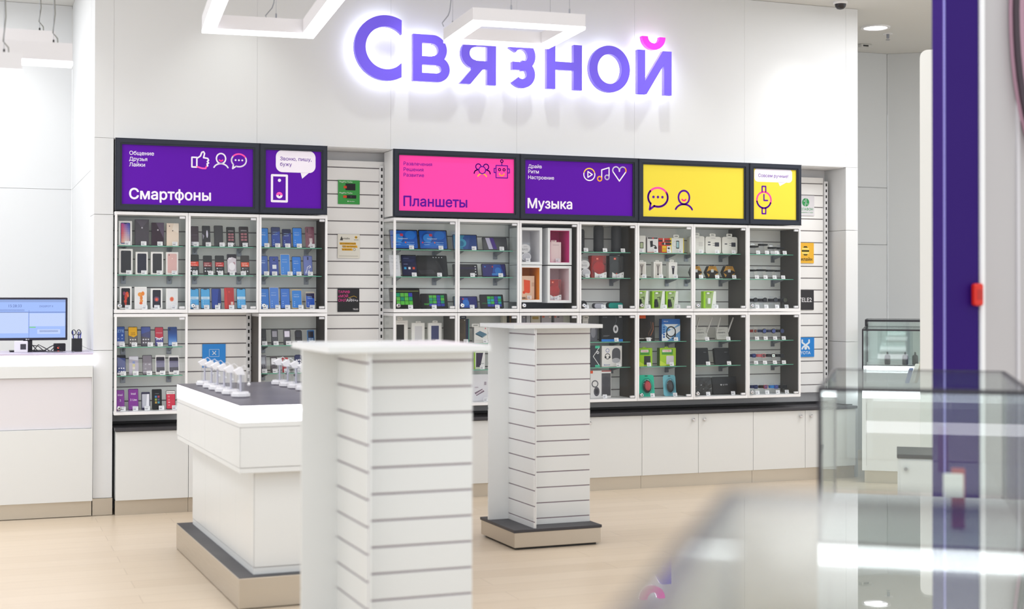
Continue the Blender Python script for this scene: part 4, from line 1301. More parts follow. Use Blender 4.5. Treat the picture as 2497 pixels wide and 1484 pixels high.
# -- eighth and ninth upper cabinets: car holders and chargers
YB = 10.25
CH = lambda col='#8a8380': [('rr', .14, .06, .86, .93, .03, '#d9d4ce'), ('p', [(.3, .84), (.72, .84), (.62, .62), (.58, .28), (.42, .28), (.38, .62)], col), ('r', .4, .2, .6, .28, '#2e2a2a'), ('c', .5, .8, .1, '#a8a29e')]
carton(1558, 1574.5, 574, 'b5u', 0, '#efeeea', [('rr', .35, .25, .75, .62, .05, '#2a2a2e'), ('rr', .4, .28, .7, .58, .04, '#b4bf9a'), ('l', [(.1, .58), (.2, .4), (.3, .1)], .06, '#2a2a2e')], 'white holder box half behind the frame', .3, y=YB, hide=.25)
carton(1578, 1605, 578, 'b5u', 0, '#e9e7e8', [('r', .05, .9, .95, .98, '#2f2b2e'), ('r', .45, .9, .6, .98, '#c8302c'), ('p', [(.25, .75), (.5, .78), (.52, .4), (.3, .36)], '#27262a'), ('l', [(.5, .5), (.75, .45), (.85, .3)], .08, '#3a393d'), ('c', .75, .32, .12, '#2c2b2f'), ('r', .02, .02, .95, .05, '#d8362e')], 'white box with black car holder', .6, y=YB, side='#b4adb4')
carton(1606, 1636.5, 580.4, 'b5u', 0, '#d23a2e', [('r', 0, .76, .3, .88, '#2a2628'), ('r', .5, .76, 1, .88, '#5a3a36'), ('r', .35, .76, .42, 1, '#efe6e0'), ('r', .25, .55, 1, .7, '#3a302e'), ('r', .45, .55, .52, .7, '#efe6e0'), ('r', .28, .08, .62, .48, '#f2c81e'), ('r', .66, .08, .98, .48, '#efe9e4'), ('p', [(.7, .35), (.85, .4), (.92, .2), (.8, .15)], '#2c2a2c'), ('r', 0, .0, .22, .5, '#8a3a34'), ('r', .3, .3, .6, .33, '#e0663a'), ('r', .3, .2, .6, .23, '#e0663a')], 'red, black and yellow boxes', .65, y=YB)
carton(1638, 1672, 580, 'b5u', 0, '#edeeea', [('r', 0, 0, .12, 1, '#efd31c'), ('r', .95, 0, 1, 1, '#efd31c'), ('rr', .44, .3, .66, .82, .03, '#2d2f33'), ('rr', .47, .36, .63, .76, .02, '#a9d0d6'), ('o', .35, .6, .16, .02, '#c4c8c8'), ('r', .72, .04, .9, .08, '#4a4a4a')], 'wide white and yellow holder box', .6, y=YB, side='#e8cc1c', tab=(.45, .05, .026))
carton(1557, 1575.5, 637.8, 'b5u', 1, '#ece9e6', CH(), 'window box with car charger half behind the frame', .55, y=YB, hide=.15, tab=(.5, .03, .012))
carton(1594, 1615, 637.8, 'b5u', 1, '#ece9e6', CH(), 'window box with grey car charger', .6, y=YB, tab=(.4, .03, .012))
carton(1631, 1651.5, 639, 'b5u', 1, '#efedea', [('p', [(.3, .76), (.7, .76), (.64, .56), (.6, .26), (.42, .26), (.38, .56)], '#2c2630'), ('rr', .36, .64, .62, .78, .02, '#8d8a94'), ('r', .3, .9, .8, .915, '#c8c4c4')], 'white box with black car charger', .55, y=YB, tab=(.35, .036, .02))


def green_pack(px0, px1, ytop, key, look, hide=0, charger='#2f3034'):
    y = 10.255
    z = shelf_z(key, 2)
    x0, x1 = xat(px0, y), xat(px1, y)
    w = (x1 - x0) / (1 - hide)
    xc = x1 - w / 2
    h = at(px1, ytop, y).z - z
    short = f'{look}, {where(key, 2)}'
    o = thing('charger_pack', short, 'charger pack', (xc, y, z), 0, 'green-edged charger packs')
    F = front(-w / 2, 0, .001)
    b = MB().box(-w / 2, .001, .001, -w / 2 + w * .15, .045, h, mat('#9dd326', .4, spec=.22)).box(-w / 2 + w * .15, .04, .001, w / 2, .045, h, mat('#cfe3a6', .5, spec=.22)).box(-w / 2 + w * .15, .001, h - .006, w * .35, .04, h, mat('#a9dc3a', .4, spec=.22))
    b.box(-w / 2 + w * .15, .001, .001, w / 2, .04, .004, mat('#b8e05a', .4, spec=.22))
    b.build('carton', o)
    b = MB().flat([(w * .62, 0), (w, 0), (w, h * .99), (w * .82, h * .99)], mat('#eef0ea', .4, spec=.22), F, .0006)
    b.text('Deppa', w * .78, h * .2, w * .2, mat('#3a3c40', .5, spec=.22), F, .001)
    b.flat(ell(w * .36, h * .88, w * .12, h * .045), CARD, F, .0006)
    b.build('printed_front', o)
    if charger:
        b = MB().lathe([(w * .17, 0), (w * .19, .01), (w * .15, h * .28), (w * .12, h * .3), (w * .1, h * .45)], mat(charger, .4, spec=.22), 14, lambda u, v, q: (u - w * .1, v + .022, q + .012))
        b.tube([(-w * .02, .015, h * .62), (w * .18, .015, h * .66), (w * .2, .018, h * .5)], .003, mat(charger, .4, spec=.22))
        b.build('car_charger', o, smooth=True)
    else:
        MB().box(-w * .1, .012, h * .25, w * .14, .034, h * .6, CARD, .004).build('wall_charger', o)
    price_tag(xc + w * .3, z, short)


green_pack(1556, 1581, 709, 'b5u', 'green car charger pack behind the lock', .1)
green_pack(1590.8, 1621, 709.5, 'b5u', 'green car charger pack in the middle')
green_pack(1624, 1653.5, 709.8, 'b5u', 'green car charger pack at the glass side')
green_pack(1716, 1746, 709.8, 'b6u', 'single green pack with white wall charger', 0, None)


def charger_blister(px0, px1, ytop, look, kind, hide=0):
    y = 10.25
    z = shelf_z('b6u', 0)
    x0, x1 = xat(px0, y), xat(px1, y)
    w = (x1 - x0) / (1 - hide)
    xc = x1 - w / 2
    h = at(px1, ytop, y).z - z
    short = f'{look}, {where("b6u", 0)}'
    o = thing('charger_pack', short, 'charger pack', (xc, y, z), 0, 'white charger packs')
    F = front(-w / 2, 0, .001)
    m = mat('#ecebe6', .35, spec=.22)
    MB().prism(rrect(w, h, .018, 5), -.05, 0, m, F, mat('#dcdad4', .4, spec=.22)).build('carton', o)
    MB().ring(rrect(w * .38, .026, .007, 4, w * .31, h), rrect(w * .2, .007, .003, 4, w * .4, h + .011), -.012, -.009, m, F).build('hang_tab', o)
    b = MB()
    dk = mat({'w': '#d6d4d0'}.get(kind, '#2b2d3c'), .4)
    b.flat(rrect(w * .28, h * .25, .003, 3, w * .6, h * .42), dk, F, .0006)
    for v in (.49, .6):
        b.flat([(w * .46, h * v), (w * .6, h * v), (w * .6, h * (v + .02)), (w * .46, h * (v + .02))], dk, F, .0006)
    for v in ((.49, .64) if kind == '2' else (.55,)):
        b.flat(rrect(w * .17, h * .06, .002, 2, w * .16, h * v), dk, F, .0006)
    b.flat([(w * .35, h * .9), (w * .65, h * .9), (w * .65, h * .92), (w * .35, h * .92)], INK, F, .0006)
    b.build('printed_front', o)
    price_tag(xc + w * .1, z, short)


charger_blister(1683.5, 1718, 576, 'white charger pack with pale print', 'w', .04)
charger_blister(1720, 1758, 577.5, 'white charger pack with plug and two cables', '2')
charger_blister(1761, 1798, 578, 'white charger pack with plug and one cable', '1')
for n, (p0, p1, lk) in enumerate(((1684, 1712, 'black and gold hexagonal box half behind the frame'), (1722, 1752, 'black and gold hexagonal box in the middle'), (1763, 1793.5, 'black and gold hexagonal box at the dark side'))):
    y = 10.25
    z = shelf_z('b6u', 1)
    x0, x1 = xat(p0, y), xat(p1, y)
    w = x1 - x0
    h = at(p1, 649, y).z - z
    short = f'{lk}, {where("b6u", 1)}'
    hexa = [(w * .22, 0), (w * .78, 0), (w, h * .5), (w * .78, h), (w * .22, h), (0, h * .5)]
    F = front(-w / 2, 0, .001)
    o = MB().prism(hexa, -.045, 0, mat('#2a2523', .4, spec=.22), F).build('hexagonal_box', None, ((x0 + x1) / 2, y, z))
    tag(o, short, 'box', 'black and gold hexagonal boxes')
    b = MB()
    gd = mat('#b0812e', .4, spec=.22)
    b.flat([(w * .22, h * .99), (w * .78, h * .99), (w * .96, h * .54), (w * .74, h * .66), (w * .26, h * .66), (w * .04, h * .54)], gd, F, .0006)
    b.flat([(w * .04, h * .46), (w * .2, h * .1), (w * .3, h * .3)], gd, F, .0007)
    b.flat([(w * .96, h * .46), (w * .8, h * .1), (w * .7, h * .3)], gd, F, .0007)
    b.flat(rrect(w * .22, h * .24, .002, 2, w * .39, h * .5), mat('#b9bcc0', .4, spec=.22), F, .0009)
    b.text('OLMIO', w * .28, h * .82, w * .44, mat('#2a2523', .5, spec=.22), F, .001)
    b.build('printed_front', o)
    MB().ring(rrect(w * .34, .012, .004, 3, w * .33, h), rrect(w * .22, .005, .002, 3, w * .39, h + .004), -.012, -.01, BLACK, F).build('hang_tab', o)
    price_tag((x0 + x1) / 2 + w * .2, z, short)


# -- tenth upper and ninth lower cabinets: wristbands and watches on clear stands
def wrist(px0, px1, yc, key, row, look, strap, dial=None, kind='band', price=True):
    y = 10.25
    z = shelf_z(key, row)
    x0, x1 = xat(px0, y), xat(px1, y)
    w = x1 - x0
    zc = at((px0 + px1) / 2, yc, y).z - z
    xc = (x0 + x1) / 2
    short = f'{look}, {where(key, row)}'
    o = thing('wrist_band' if kind == 'band' else 'smart_watch', short, 'wristband' if kind == 'band' else 'watch', (xc, y, z), 0, 'wristbands and watches on clear stands')
    m = mat(strap, .5, spec=.22)
    F = front(0, 0, zc)
    hh = .016 if kind == 'band' else .022
    # strap: a flat loop lying round the stand
    outer = [(w * .45 * math.cos(a), .02 + .026 * math.sin(a)) for a in [2 * math.pi * i / 24 for i in range(24)]]
    inner = [(w * .45 * .88 * math.cos(a), .02 + .021 * math.sin(a)) for a in [2 * math.pi * i / 24 for i in range(24)]]
    MB().ring(outer, inner, zc - hh / 2, zc + hh / 2, m, lambda u, v, q: (u, v, q)).build('strap', o, smooth=True)
    b = MB()
    if kind == 'band':
        b.prism(rrect(w * .6, hh * .9, hh * .4, 4, -w * .12, -hh * .45), .006, .011, mat('#141416', .25, spec=.22), F)
    elif kind == 'round':
        b.prism(ell(w * .18, 0, .020, n=24), .006, .016, mat('#2b2c31', .35, spec=.22), F)
        b.prism(ell(w * .18, 0, .016, n=24), .016, .0165, mat(dial or '#3a3f4a', .2, spec=.22), F)
    else:
        b.prism(rrect(.034, .032, .008, 4, w * .16 - .017, -.016), .006, .016, mat(dial[0], .35, spec=.22), F)
        b.prism(rrect(.026, .024, .004, 4, w * .16 - .013, -.012), .016, .0165, mat(dial[1], .3, spec=.22), F)
        b.prism(ell(w * .16, 0, .005, n=10), .0166, .0168, mat(dial[2], .3, spec=.22), F)
    b.build('case', o)
    st_ = MB().prism([(.0, .0008), (.036, .0008), (.036, zc + .03), (.030, zc + .03)], -.019, .019, ACRYL, lambda u, v, q: (q, u, v))
    st_.build('stand', o)['label'] = 'clear acrylic stand'
    if price:
        price_tag(xc + .012, z, short)


for row, yc in ((0, 600), (1, 658.5)):
    for i, (p0, p1, dy) in enumerate(((1829.5, 1849, 1), (1851, 1871, -3.5), (1874.5, 1895, 4), (1896.5, 1912, 5)) if row == 0 else ((1829, 1844, .5), (1847, 1868, 0), (1869, 1890, 1), (1891, 1910, 1.5))):
        wrist(p0, p1, yc + dy, 'b7u', row, f'black slim wristband, {ORD[i]} from the lock side', '#232327')
for i, (p0, p1) in enumerate(((1829, 1846), (1847.5, 1871.5), (1875, 1896.5), (1898.5, 1919))):
    wrist(p0, p1, 731, 'b7u', 2, f'black round watch, {ORD[i]} from the lock side', '#26262b', ['#3a3c44', '#2e2e34', '#3c3f48', '#56584c'][i], 'round')
WL = [[(1828, 1845.5, 'red square watch', '#a8403c', ('#c9b8b4', '#3a3034', '#e0604a'), 'sq'), (1847, 1869, 'navy round watch by the red one', '#2c3358', '#4a5a9c', 'round'),
       (1870.5, 1891, 'navy round watch near the back', '#343a60', '#4f5ca0', 'round'), (1892.5, 1911, 'black round watch', '#232328', '#3a4678', 'round')],
      [(1828, 1841, 'navy square watch', '#2a3668', ('#2f3c78', '#24305c', '#4a5ca0'), 'sq'), (1844.5, 1868, 'pink square watch', '#c8626c', ('#d07a80', '#4a4044', '#6a5a5e'), 'sq'),
       (1869.5, 1891, 'black square watch with bright dial', '#27272c', ('#2b2b30', '#e4e8e4', '#4aa0a8'), 'sq'), (1892.5, 1912, 'plain black watch', '#1f1f23', ('#26262b', '#1c1c20', '#2a2a2e'), 'sq')],
      [(1827, 1849, 'navy watch with dark face', '#27315c', ('#2a3668', '#1e2748', '#3a4a8c'), 'sq'), (1851.5, 1872, 'dark watch with red rim', '#2a2024', ('#b04a4a', '#34407c', '#d0605a'), 'sq'),
       (1876.5, 1898.5, 'bright blue watch', '#2f7cc8', ('#3a5aa0', '#3a3a78', '#5a6ac0'), 'sq'), (1900, 1919, 'black watch with thin strap', '#202024', ('#26262b', '#1c1c20', '#2a2a2e'), 'sq')]]
for row, (L_, yc) in enumerate(zip(WL, (806.5, 866.5, 942.5))):
    for p0, p1, lk, s_, d_, k_ in L_:
        wrist(p0, p1, yc, 'b7l', row, lk, s_, d_, k_)

# -- lower cabinets of the long group
SCR = lambda c: [('rr', .16, .1, .72, .82, .01, c), ('r', .2, .9, .8, .915, '#c9c4c2')]
carton(962, 995, 780.7, 'b1l', 0, '#eae6e2', SCR('#3d3c3c'), 'taller white box with black case', .6, y=YB, tab=(.42, .04, .024), depth=.03)
carton(1004.5, 1036, 786.7, 'b1l', 0, '#efedea', [('rr', .24, .14, .8, .84, .01, '#d6d4d8')], 'white box with pale grey case', .6, y=YB, tab=(.5, .04, .012), depth=.03)
carton(1045, 1077.5, 786.7, 'b1l', 0, '#efedea', [('rr', .22, .14, .78, .86, .01, '#464a74')], 'white box with navy case', .6, y=YB, tab=(.5, .04, .016), depth=.03)
carton(1118, 1144.5, 777, 'b2l', 0, '#2a2c48', [('r', 0, 0, .68, 1, '#584a3c'), ('r', .94, 0, 1, 1, '#4aa894'), ('c', .58, .94, .05, '#d8d4d0'), ('r', .7, .06, .84, .12, '#e0e0e4'), ('rr', .16, .4, .5, .84, .02, '#4c4034')], 'brown and navy box with hang tab', .55, y=YB, tab=(.45, .05, .028))
carton(1156.6, 1190, 797, 'b2l', 0, '#f0eeec', [('p', [(.1, .6), (.42, .76), (.92, .56), (.6, .38)], '#5c8098'), ('p', [(.1, .6), (.6, .38), (.6, .32), (.1, .54)], '#34505e'), ('p', [(.6, .38), (.92, .56), (.92, .49), (.6, .32)], '#8fa4ae'), ('c', .82, .91, .05, '#e08a96'), ('r', .1, .16, .9, .17, '#cfcac8')], 'white box picturing a blue power bank', .7, y=YB, tab=(.1, .06, .026))
carton(1156, 1183, 857, 'b2l', 1, '#e4ecda', [('r', 0, 0, .13, 1, '#93c52c'), ('p', [(.2, .12), (.58, .12), (.84, .94), (.2, .94)], '#3a2f4a'), ('p', [(.6, .1), (1, .02), (1, 1), (.86, 1)], '#efeef0'), ('t', 'Deppa', .62, .3, .3, '#6a6a70')], 'white and green power bank box', .6, y=YB)
carton(1147, 1196, 912, 'b2l', 2, '#eceaf0', [('p', [(.22, .32), (.6, .46), (.72, .36), (.32, .2)], '#8a7888')] + [('c', .3 + .075 * i + .03 * j, .25 + .045 * i * .8 + .05 * j - .02 * j * j, .025, '#efe4ee') for i in range(5) for j in range(3)] + [('e', .32, .52, .1, .02, '#c8bcc8'), ('r', .7, .6, .8, .72, '#b4a8b4')], 'tall white box picturing a keypad', .7, y=YB)
carton(1226, 1243, 768, 'b2l', 0, '#c6c2b4', [('r', .1, .2, .6, .24, '#a8a498')], 'beige box behind the stand top', None, y=YB)
carton(1244.5, 1255, 768, 'b2l', 0, '#7a5a2c', [('r', .1, .3, .8, .36, '#4a3a24')], 'narrow brown box behind the stand top', None, y=YB)
for p0, p1, yt, c, f, lk in ((1272, 1282, 767, '#8d8a98', [('c', .6, .93, .16, '#d8cfc4')], 'grey cable box by the frame'), (1284, 1293, 768, '#b4b4bc', [], 'pale grey cable box'),
                             (1295, 1318, 766, '#b8b0a0', [('rr', .15, .86, .8, .96, .05, '#a08434')], 'cable box with ochre top'), (1321, 1345, 766, '#a8a2a8', [('r', .05, .92, .3, .98, '#cc5a34'), ('r', .75, .92, .95, .97, '#e8d8d0')], 'cable box with orange corner'),
                             (1352, 1374, 766, '#a49ea4', [('r', .0, .92, .2, .98, '#c4685a'), ('r', .3, .92, .55, .96, '#4a484e')], 'cable box with dull red corner'), (1378, 1394, 768, '#b9bab0', [], 'plain grey-green cable box')):
    carton(p0, p1, yt, 'b3l', 0, c, f, lk, None, y=10.262)
carton(1421, 1434.5, 778, 'b4l', 0, '#e4e2e0', [('t', 'SONY', .15, .85, .7, '#9a98a0')], 'white box with hang tab', None, y=10.262, tab=(.6, .05, .026))
carton(1437, 1457, 788, 'b4l', 0, '#70707a', [('e', .5, .5, .3, .3, '#9a9aa4')], 'grey headphone box', None, y=10.30)
BKH = [('r', 0, .0, 1, .09, '#2f86e4'), ('t', 'HD 206', .06, .92, .2, '#8a8a92'), ('r', .82, .92, .94, .97, '#c8c8d0'), ('e', .66, .48, .12, .16, '#d8d8de'), ('e', .66, .48, .05, .08, '#3a3a40'), ('l', [(.62, .64), (.7, .8), (.66, .98)], .03, '#4a4a50'), ('r', .08, .22, .38, .24, '#6a6a70'), ('r', .08, .19, .3, .205, '#6a6a70')]
carton(1467, 1519, 769, 'b4l', 0, '#1b1b1f', BKH, 'black headphone box with blue foot', .6, y=YB)
carton(1440, 1463, 842.6, 'b4l', 1, '#3a3c44', [('r', .5, .88, 1, 1, '#4cc4a0'), ('r', .5, 0, 1, .1, '#4cc4a0'), ('l', [(.9, .9), (.3, .5), (.9, .1)], .06, '#e4e8e8'), ('c', .78, .68, .14, '#d8d8dc'), ('c', .78, .68, .06, '#3a3c44')], 'dark and mint headset box', None, y=YB)
carton(1468, 1517, 842.6, 'b4l', 1, '#ece9e8', [('rr', .5, .2, .92, .9, .2, '#55565e'), ('e', .7, .3, .2, .12, '#b8b8c0'), ('o', .28, .78, .08, .02, '#5a6ab8'), ('o', .28, .5, .12, .03, '#2f2f35'), ('e', .18, .46, .05, .05, '#2f2f35'), ('e', .38, .46, .05, .05, '#2f2f35'), ('t', 'Bluetooth', .1, .07, .3, '#4a5aa8')], 'white headphone box with dark window', .72, y=YB)
carton(1440, 1490.5, 903, 'b4l', 2, '#e8e6e6', [('r', .54, .08, .98, .9, '#55555a'), ('e', .75, .62, .17, .18, '#48484e'), ('e', .76, .3, .18, .18, '#4c4c52'), ('o', .22, .52, .14, .05, '#6a6a70'), ('e', .3, .24, .14, .17, '#5c5c64'), ('e', .3, .24, .08, .1, '#3f3f46'), ('r', .0, .9, .12, 1, '#e85a34'), ('r', .54, .96, 1, 1, '#b04a4a')], 'tall white headphone box with grey window', .6, y=YB)
carton(1556, 1597, 768.5, 'b5l', 0, '#25201f', [('r', 0, .88, .45, 1, '#e4602c'), ('t', 'Stereo Headset', .03, .08, .8, '#e8e4e0'), ('l', [(.75, .75), (.8, .5), (.62, .3), (.66, .2)], .03, '#6a4a3a'), ('l', [(.88, .72), (.9, .45), (.75, .22)], .03, '#b4643a'), ('l', [(.05, .4), (.25, .18)], .04, '#3c3a3c')], 'black stereo headset box', .5, y=YB)
carton(1614, 1658.5, 777, 'b5l', 0, '#1d68c0', [('r', 0, 0, 1, .76, '#6aa4dc'), ('p', [(0, .3), (1, .7), (1, .45), (.3, 0), (0, 0)], '#e8eef6'), ('p', [(.1, .76), (.9, .76), (.5, .5)], '#e4ecf4'), ('o', .5, .42, .24, .06, '#1e1f26'), ('l', [(.27, .35), (.25, .2), (.4, .1)], .06, '#1e1f26'), ('l', [(.74, .35), (.72, .2), (.6, .1)], .06, '#1e1f26'), ('t', 'DELUX', .1, .86, .24, '#d8e4f4')] + [('rr', .06, v, .16, v + .08, .01, '#2a62b4') for v in (.58, .47, .36, .25, .14)], 'blue box with black headset', .65, y=YB, side='#174a96')
TOS = lambda w_: [('rr', .12, .62, .8, .92, .02, '#4f9a3a'), ('r', .16, .76, .72, .9, '#efece8'), ('t', 'TOSHIBA', .18, .79, .5, '#d8342c'), ('rr', .4, .08, .86, .56, .03, w_), ('p', [(0, .3), (.4, .1), (.4, 0), (0, 0)], '#c8e04a')]
carton(1557, 1591, 848, 'b5l', 1, '#9acb26', TOS('#3a3c3c'), 'green hard drive box with black drive', .6, y=YB, side='#6a8a2a', tab=(.4, .03, .008))
carton(1609, 1648.5, 847.5, 'b5l', 1, '#a6d02c', TOS('#d9d2dc'), 'green hard drive box with white drive', .6, y=YB, side='#5a7a2a', tab=(.4, .03, .008))
for p0, p1, yt, cd, mo, lk in ((1560, 1597, 913.5, '#31c3a2', '#c8343c', 'mint blister pack with red computer mouse'), (1619, 1649.5, 913.8, '#7cc4d4', '#25272e', 'pale blue blister pack with black computer mouse')):
    y = 10.265
    z = shelf_z('b5l', 2)
    x0, x1 = xat(p0, y), xat(p1, y)
    w = x1 - x0
    h = at(p1, yt, y).z - z
    short = f'{lk}, {where("b5l", 2)}'
    T = leaned(w, 7, .004)
    o = MB().prism(rrect(w, h, .02, 5), -.002, 0, mat(cd, .4, spec=.22), T).build('mouse_pack', None, ((x0 + x1) / 2, y, z))
    tag(o, short, 'mouse pack', 'computer mice in blister packs')
    b = MB().ball(w * .5, h * .46, .012, w * .28, h * .3, .013, mat('#1e1f24', .35, spec=.22), 18, T)
    b.ball(w * .5, h * .48, .016, w * .22, h * .24, .014, mat(mo, .3, spec=.22), 18, T)
    b.build('mouse', o, smooth=True)
    MB().ball(w * .5, h * .46, .011, w * .40, h * .40, .022, ACRYL, 16, T).build('blister', o, smooth=True)
    b = MB().flat(rrect(w * .2, .006, .002, 3, w * .4, h * .93), mat('#2a3a3a', .5, spec=.22), T, .0006)
    b.build('hang_hole', o)
    price_tag((x0 + x1) / 2 + w * .15, z, short)


def router(px0, px1, ytop, row, look, body, face=None, ants=False, depth=.03, hide=0):
    y = 10.26
    z = shelf_z('b6l', row)
    x0, x1 = xat(px0, y), xat(px1, y)
    w = (x1 - x0) / (1 - hide)
    xc = x1 - w / 2
    xc = sum(clampx('b6l', xc - w / 2, xc + w / 2)) / 2
    h = at(px1, ytop, y).z - z
    short = f'{look}, {where("b6l", row)}'
    o = thing('network_router', short, 'router', (xc, y, z), 0, 'network routers')
    T = leaned(w, 12, depth + .001)
    MB().prism(rrect(w, h, .008, 4), -depth, 0, mat(body, .3, spec=.22), T).build('body', o)
    if face:
        b = MB()
        b.prism(rrect(w * .94, h * .92, .006, 3, w * .03, h * .04), 0, .0006, mat(face[0], .3, spec=.22), T)
        ops(b, face[1:], w, h, T, .0012)
        b.build('label_sheet', o)
    if ants:
        for u, du in ((.02, .09), (.94, .12)):
            b = MB()
            Pa, Pb = T(w * u, h * .55, .004), T(w * u + du * .55, h * .55 + .125, .004)
            b.tube([Pa, Pb], .0062, mat('#d6d6d4', .35, spec=.22), 8)
            b.build('antenna', o, smooth=True)
    price_tag(xc + w * .2, z, short)


RL = ['#c9cac6', ('r', .15, .82, .7, .84, '#8a8a88'), ('r', .15, .76, .5, .775, '#8a8a88'), ('t', 'KEENETIC', .16, .5, .6, '#54555a'), ('r', .2, .3, .7, .32, '#9a9a98'), ('r', .25, .2, .6, .215, '#9a9a98')]
router(1696.5, 1726, 799, 0, 'white router with two antennas, nearer the frame', '#d6d6d2', RL, True)
router(1748, 1777.5, 799, 0, 'white router with two antennas, further along', '#d6d6d2', RL, True)
GB = ['#1a1a1d', ('r', .1, .85, .95, .87, '#3a3a3e'), ('r', .65, .72, .85, .735, '#8a8a90')]
router(1695.5, 1730, 849, 1, 'glossy black router, nearer the frame', '#1d1d20', GB)
router(1745, 1781.5, 849, 1, 'glossy black router, further along', '#1d1d20', GB)
router(1743.5, 1802, 919, 2, 'large black router box', '#232326', ['#29292c', ('t', 'tp-link', .42, .5, .22, '#a8a8ac'), ('c', .36, .53, .03, '#c8c8cc')])
y, z = 10.265, shelf_z('b6l', 2)
x0, x1 = xat(1696, y), xat(1737, y)
short = f'black device in crinkled clear wrap, {where("b6l", 2)}'
w, h = x1 - x0, at(1720, 921, y).z - z
o = thing('wrapped_device', short, 'router', ((x0 + x1) / 2, y, z), 0, 'network routers')
T = leaned(w, 10, .032)
MB().prism(rrect(w, h, .01, 4), -.03, 0, mat('#222225', .4, spec=.22), T).build('body', o)
n = 14
vs = [T(w * i / n, h * j / n, .003 + .004 * random.random()) for j in range(n + 1) for i in range(n + 1)]
MB().add(vs, [(j * (n + 1) + i, j * (n + 1) + i + 1, (j + 1) * (n + 1) + i + 1, (j + 1) * (n + 1) + i) for j in range(n) for i in range(n)], glass('crinkled_wrap', '#dededf', .05, .4, 3.0, .18)).build('wrap', o)
price_tag((x0 + x1) / 2 + .01, z, short)

# ------------------------------------------------------------------ posters on the slatwall
def poster(px0, py0, px1, py1, face, look, cat='poster'):
    y = SLF - .004
    a, c = at(px0, py1, y), at(px1, py0, y)
    w, h = c.x - a.x, c.z - a.z
    o = MB().box(0, -.0025, 0, w, .0035, h, ACRYL).build('poster', None, (a.x, y, a.z))
    tag(o, look, cat, 'square posters on the slatwall')
    b = MB()
    F = front(0, -.0026, 0)
    b.flat([(0, 0), (w, 0), (w, h), (0, h)], face[0] if not isinstance(face[0], str) else mat(face[0], .4), F, .0002)
    ops(b, face[1:], w, h, F)
    b.build('print', o)


poster(824, 440, 877, 497, ['#2f9e3e', ('t', 'MegaFon Turbo', .06, .9, .6, '#e4f2e4'), ('rr', .34, .58, .8, .86, .02, '#26262a'), ('r', .26, .66, .4, .76, '#e0502c'), ('t', 'MegaFon Turbo', .06, .44, .6, '#e4f2e4'), ('rr', .36, .24, .84, .38, .03, '#26262a'), ('c', .6, .31, .04, '#3e3e44'), ('r', .24, .26, .4, .36, '#e0502c'), ('c', .46, .12, .03, '#e4f2e4'), ('t', 'МегаФон', .52, .1, .24, '#e4f2e4')], 'green poster showing two black modems, topmost in the gap')
poster(823, 571, 877, 629, ['#ece8dc', ('t', 'Билайн', .14, .78, .4, '#6a6660'), ('p', [(.1, .74), (.18, .92), (.24, .74)], '#4a4844'), ('c', .83, .87, .06, '#e8b42c'), ('r', .77, .86, .89, .88, '#3a3832'), ('t', 'билайн', .74, .75, .2, '#8a867c'), ('p', [(.1, .56), (.84, .56), (.82, .65), (.08, .65)], '#f2b426'), ('t', 'БЕЗЛИМИТНЫЙ', .12, .58, .68, '#3c362a'), ('p', [(.22, .44), (.9, .44), (.88, .53), (.2, .53)], '#f2b426'), ('t', 'ИНТЕРНЕТ', .42, .455, .42, '#3c362a'), ('o', .26, .485, .035, .014, '#6a675e'), ('o', .33, .485, .035, .014, '#6a675e'), ('p', [(.2, .32), (.68, .32), (.66, .41), (.18, .41)], '#f2b426'), ('t', 'И ЗВОНКИ', .22, .335, .38, '#3c362a'), ('o', .76, .365, .05, .015, '#8a867c'), ('r', .06, .08, .92, .1, '#c4c0b4')], 'cream poster with orange text bands, second in the gap')
poster(823, 703, 876, 760, ['#16141a', ('t', 'ТАРИФ', .02, .80, .54, '#e8489a'), ('t', '«МОЙ', .02, .62, .46, '#e8489a'), ('t', 'ОНЛ', .03, .44, .36, '#e8489a'), ('t', 'АЙН+»', .40, .44, .54, '#e8e4ec'), ('l', [(.5, .6), (.75, .68), (.88, .62)], .02, '#c8a43c'), ('t', 'TELE2', .7, .08, .25, '#f0eef2')], 'black poster with pink text, third in the gap')
poster(1943, 477, 1985, 525, ['#dedbe0', ('c', .5, .66, .21, '#3f9a5c'), ('r', .5, .60, .53, .86, '#dedbe0'), ('r', .46, .45, .49, .6, '#dedbe0'), ('c', .42, .72, .03, '#dedbe0'), ('c', .56, .58, .02, '#dedbe0'), ('c', .63, .58, .02, '#dedbe0'), ('t', 'МЕГАФОН', .06, .26, .86, '#5faa78'), ('t', 'начинается с тебя', .08, .13, .84, '#9cc4a8')], 'pale poster with green round logo')
poster(1943, 592, 1984, 641, ['#f2b82e', ('c', .5, .6, .24, '#f4d24a'), ('r', .28, .56, .72, .64, '#3a3428'), ('p', [(.36, .76), (.64, .76), (.58, .83), (.42, .83)], '#3a3428'), ('r', .3, .69, .7, .72, '#f7e9b0'), ('r', .3, .48, .7, .51, '#f7e9b0'), ('p', [(.36, .44), (.64, .44), (.58, .38), (.42, .38)], '#3a3428'), ('t', 'Билайн', .1, .12, .8, '#4a4230')], 'yellow poster with striped round logo')
poster(1942, 707, 1984, 755, ['#2c2a2e', ('t', 'TELE2', .1, .40, .78, '#e8e6ea')], 'black poster with bold white letters')
YF = [('l', [(.3, .86), (.3, .74), (.5, .6), (.7, .74), (.7, .86)], .09, '#e8f2fc'), ('l', [(.5, .6), (.34, .5), (.3, .42)], .09, '#e8f2fc'), ('l', [(.5, .6), (.66, .5), (.7, .42)], .09, '#e8f2fc'), ('c', .5, .45, .08, '#e8f2fc')]
poster(1943, 822, 1985, 870, ['#2a8ade'] + YF + [('t', 'YOTA', .2, .14, .58, '#e8f2fc')], 'bright blue poster with white figure logo, at the recess end')
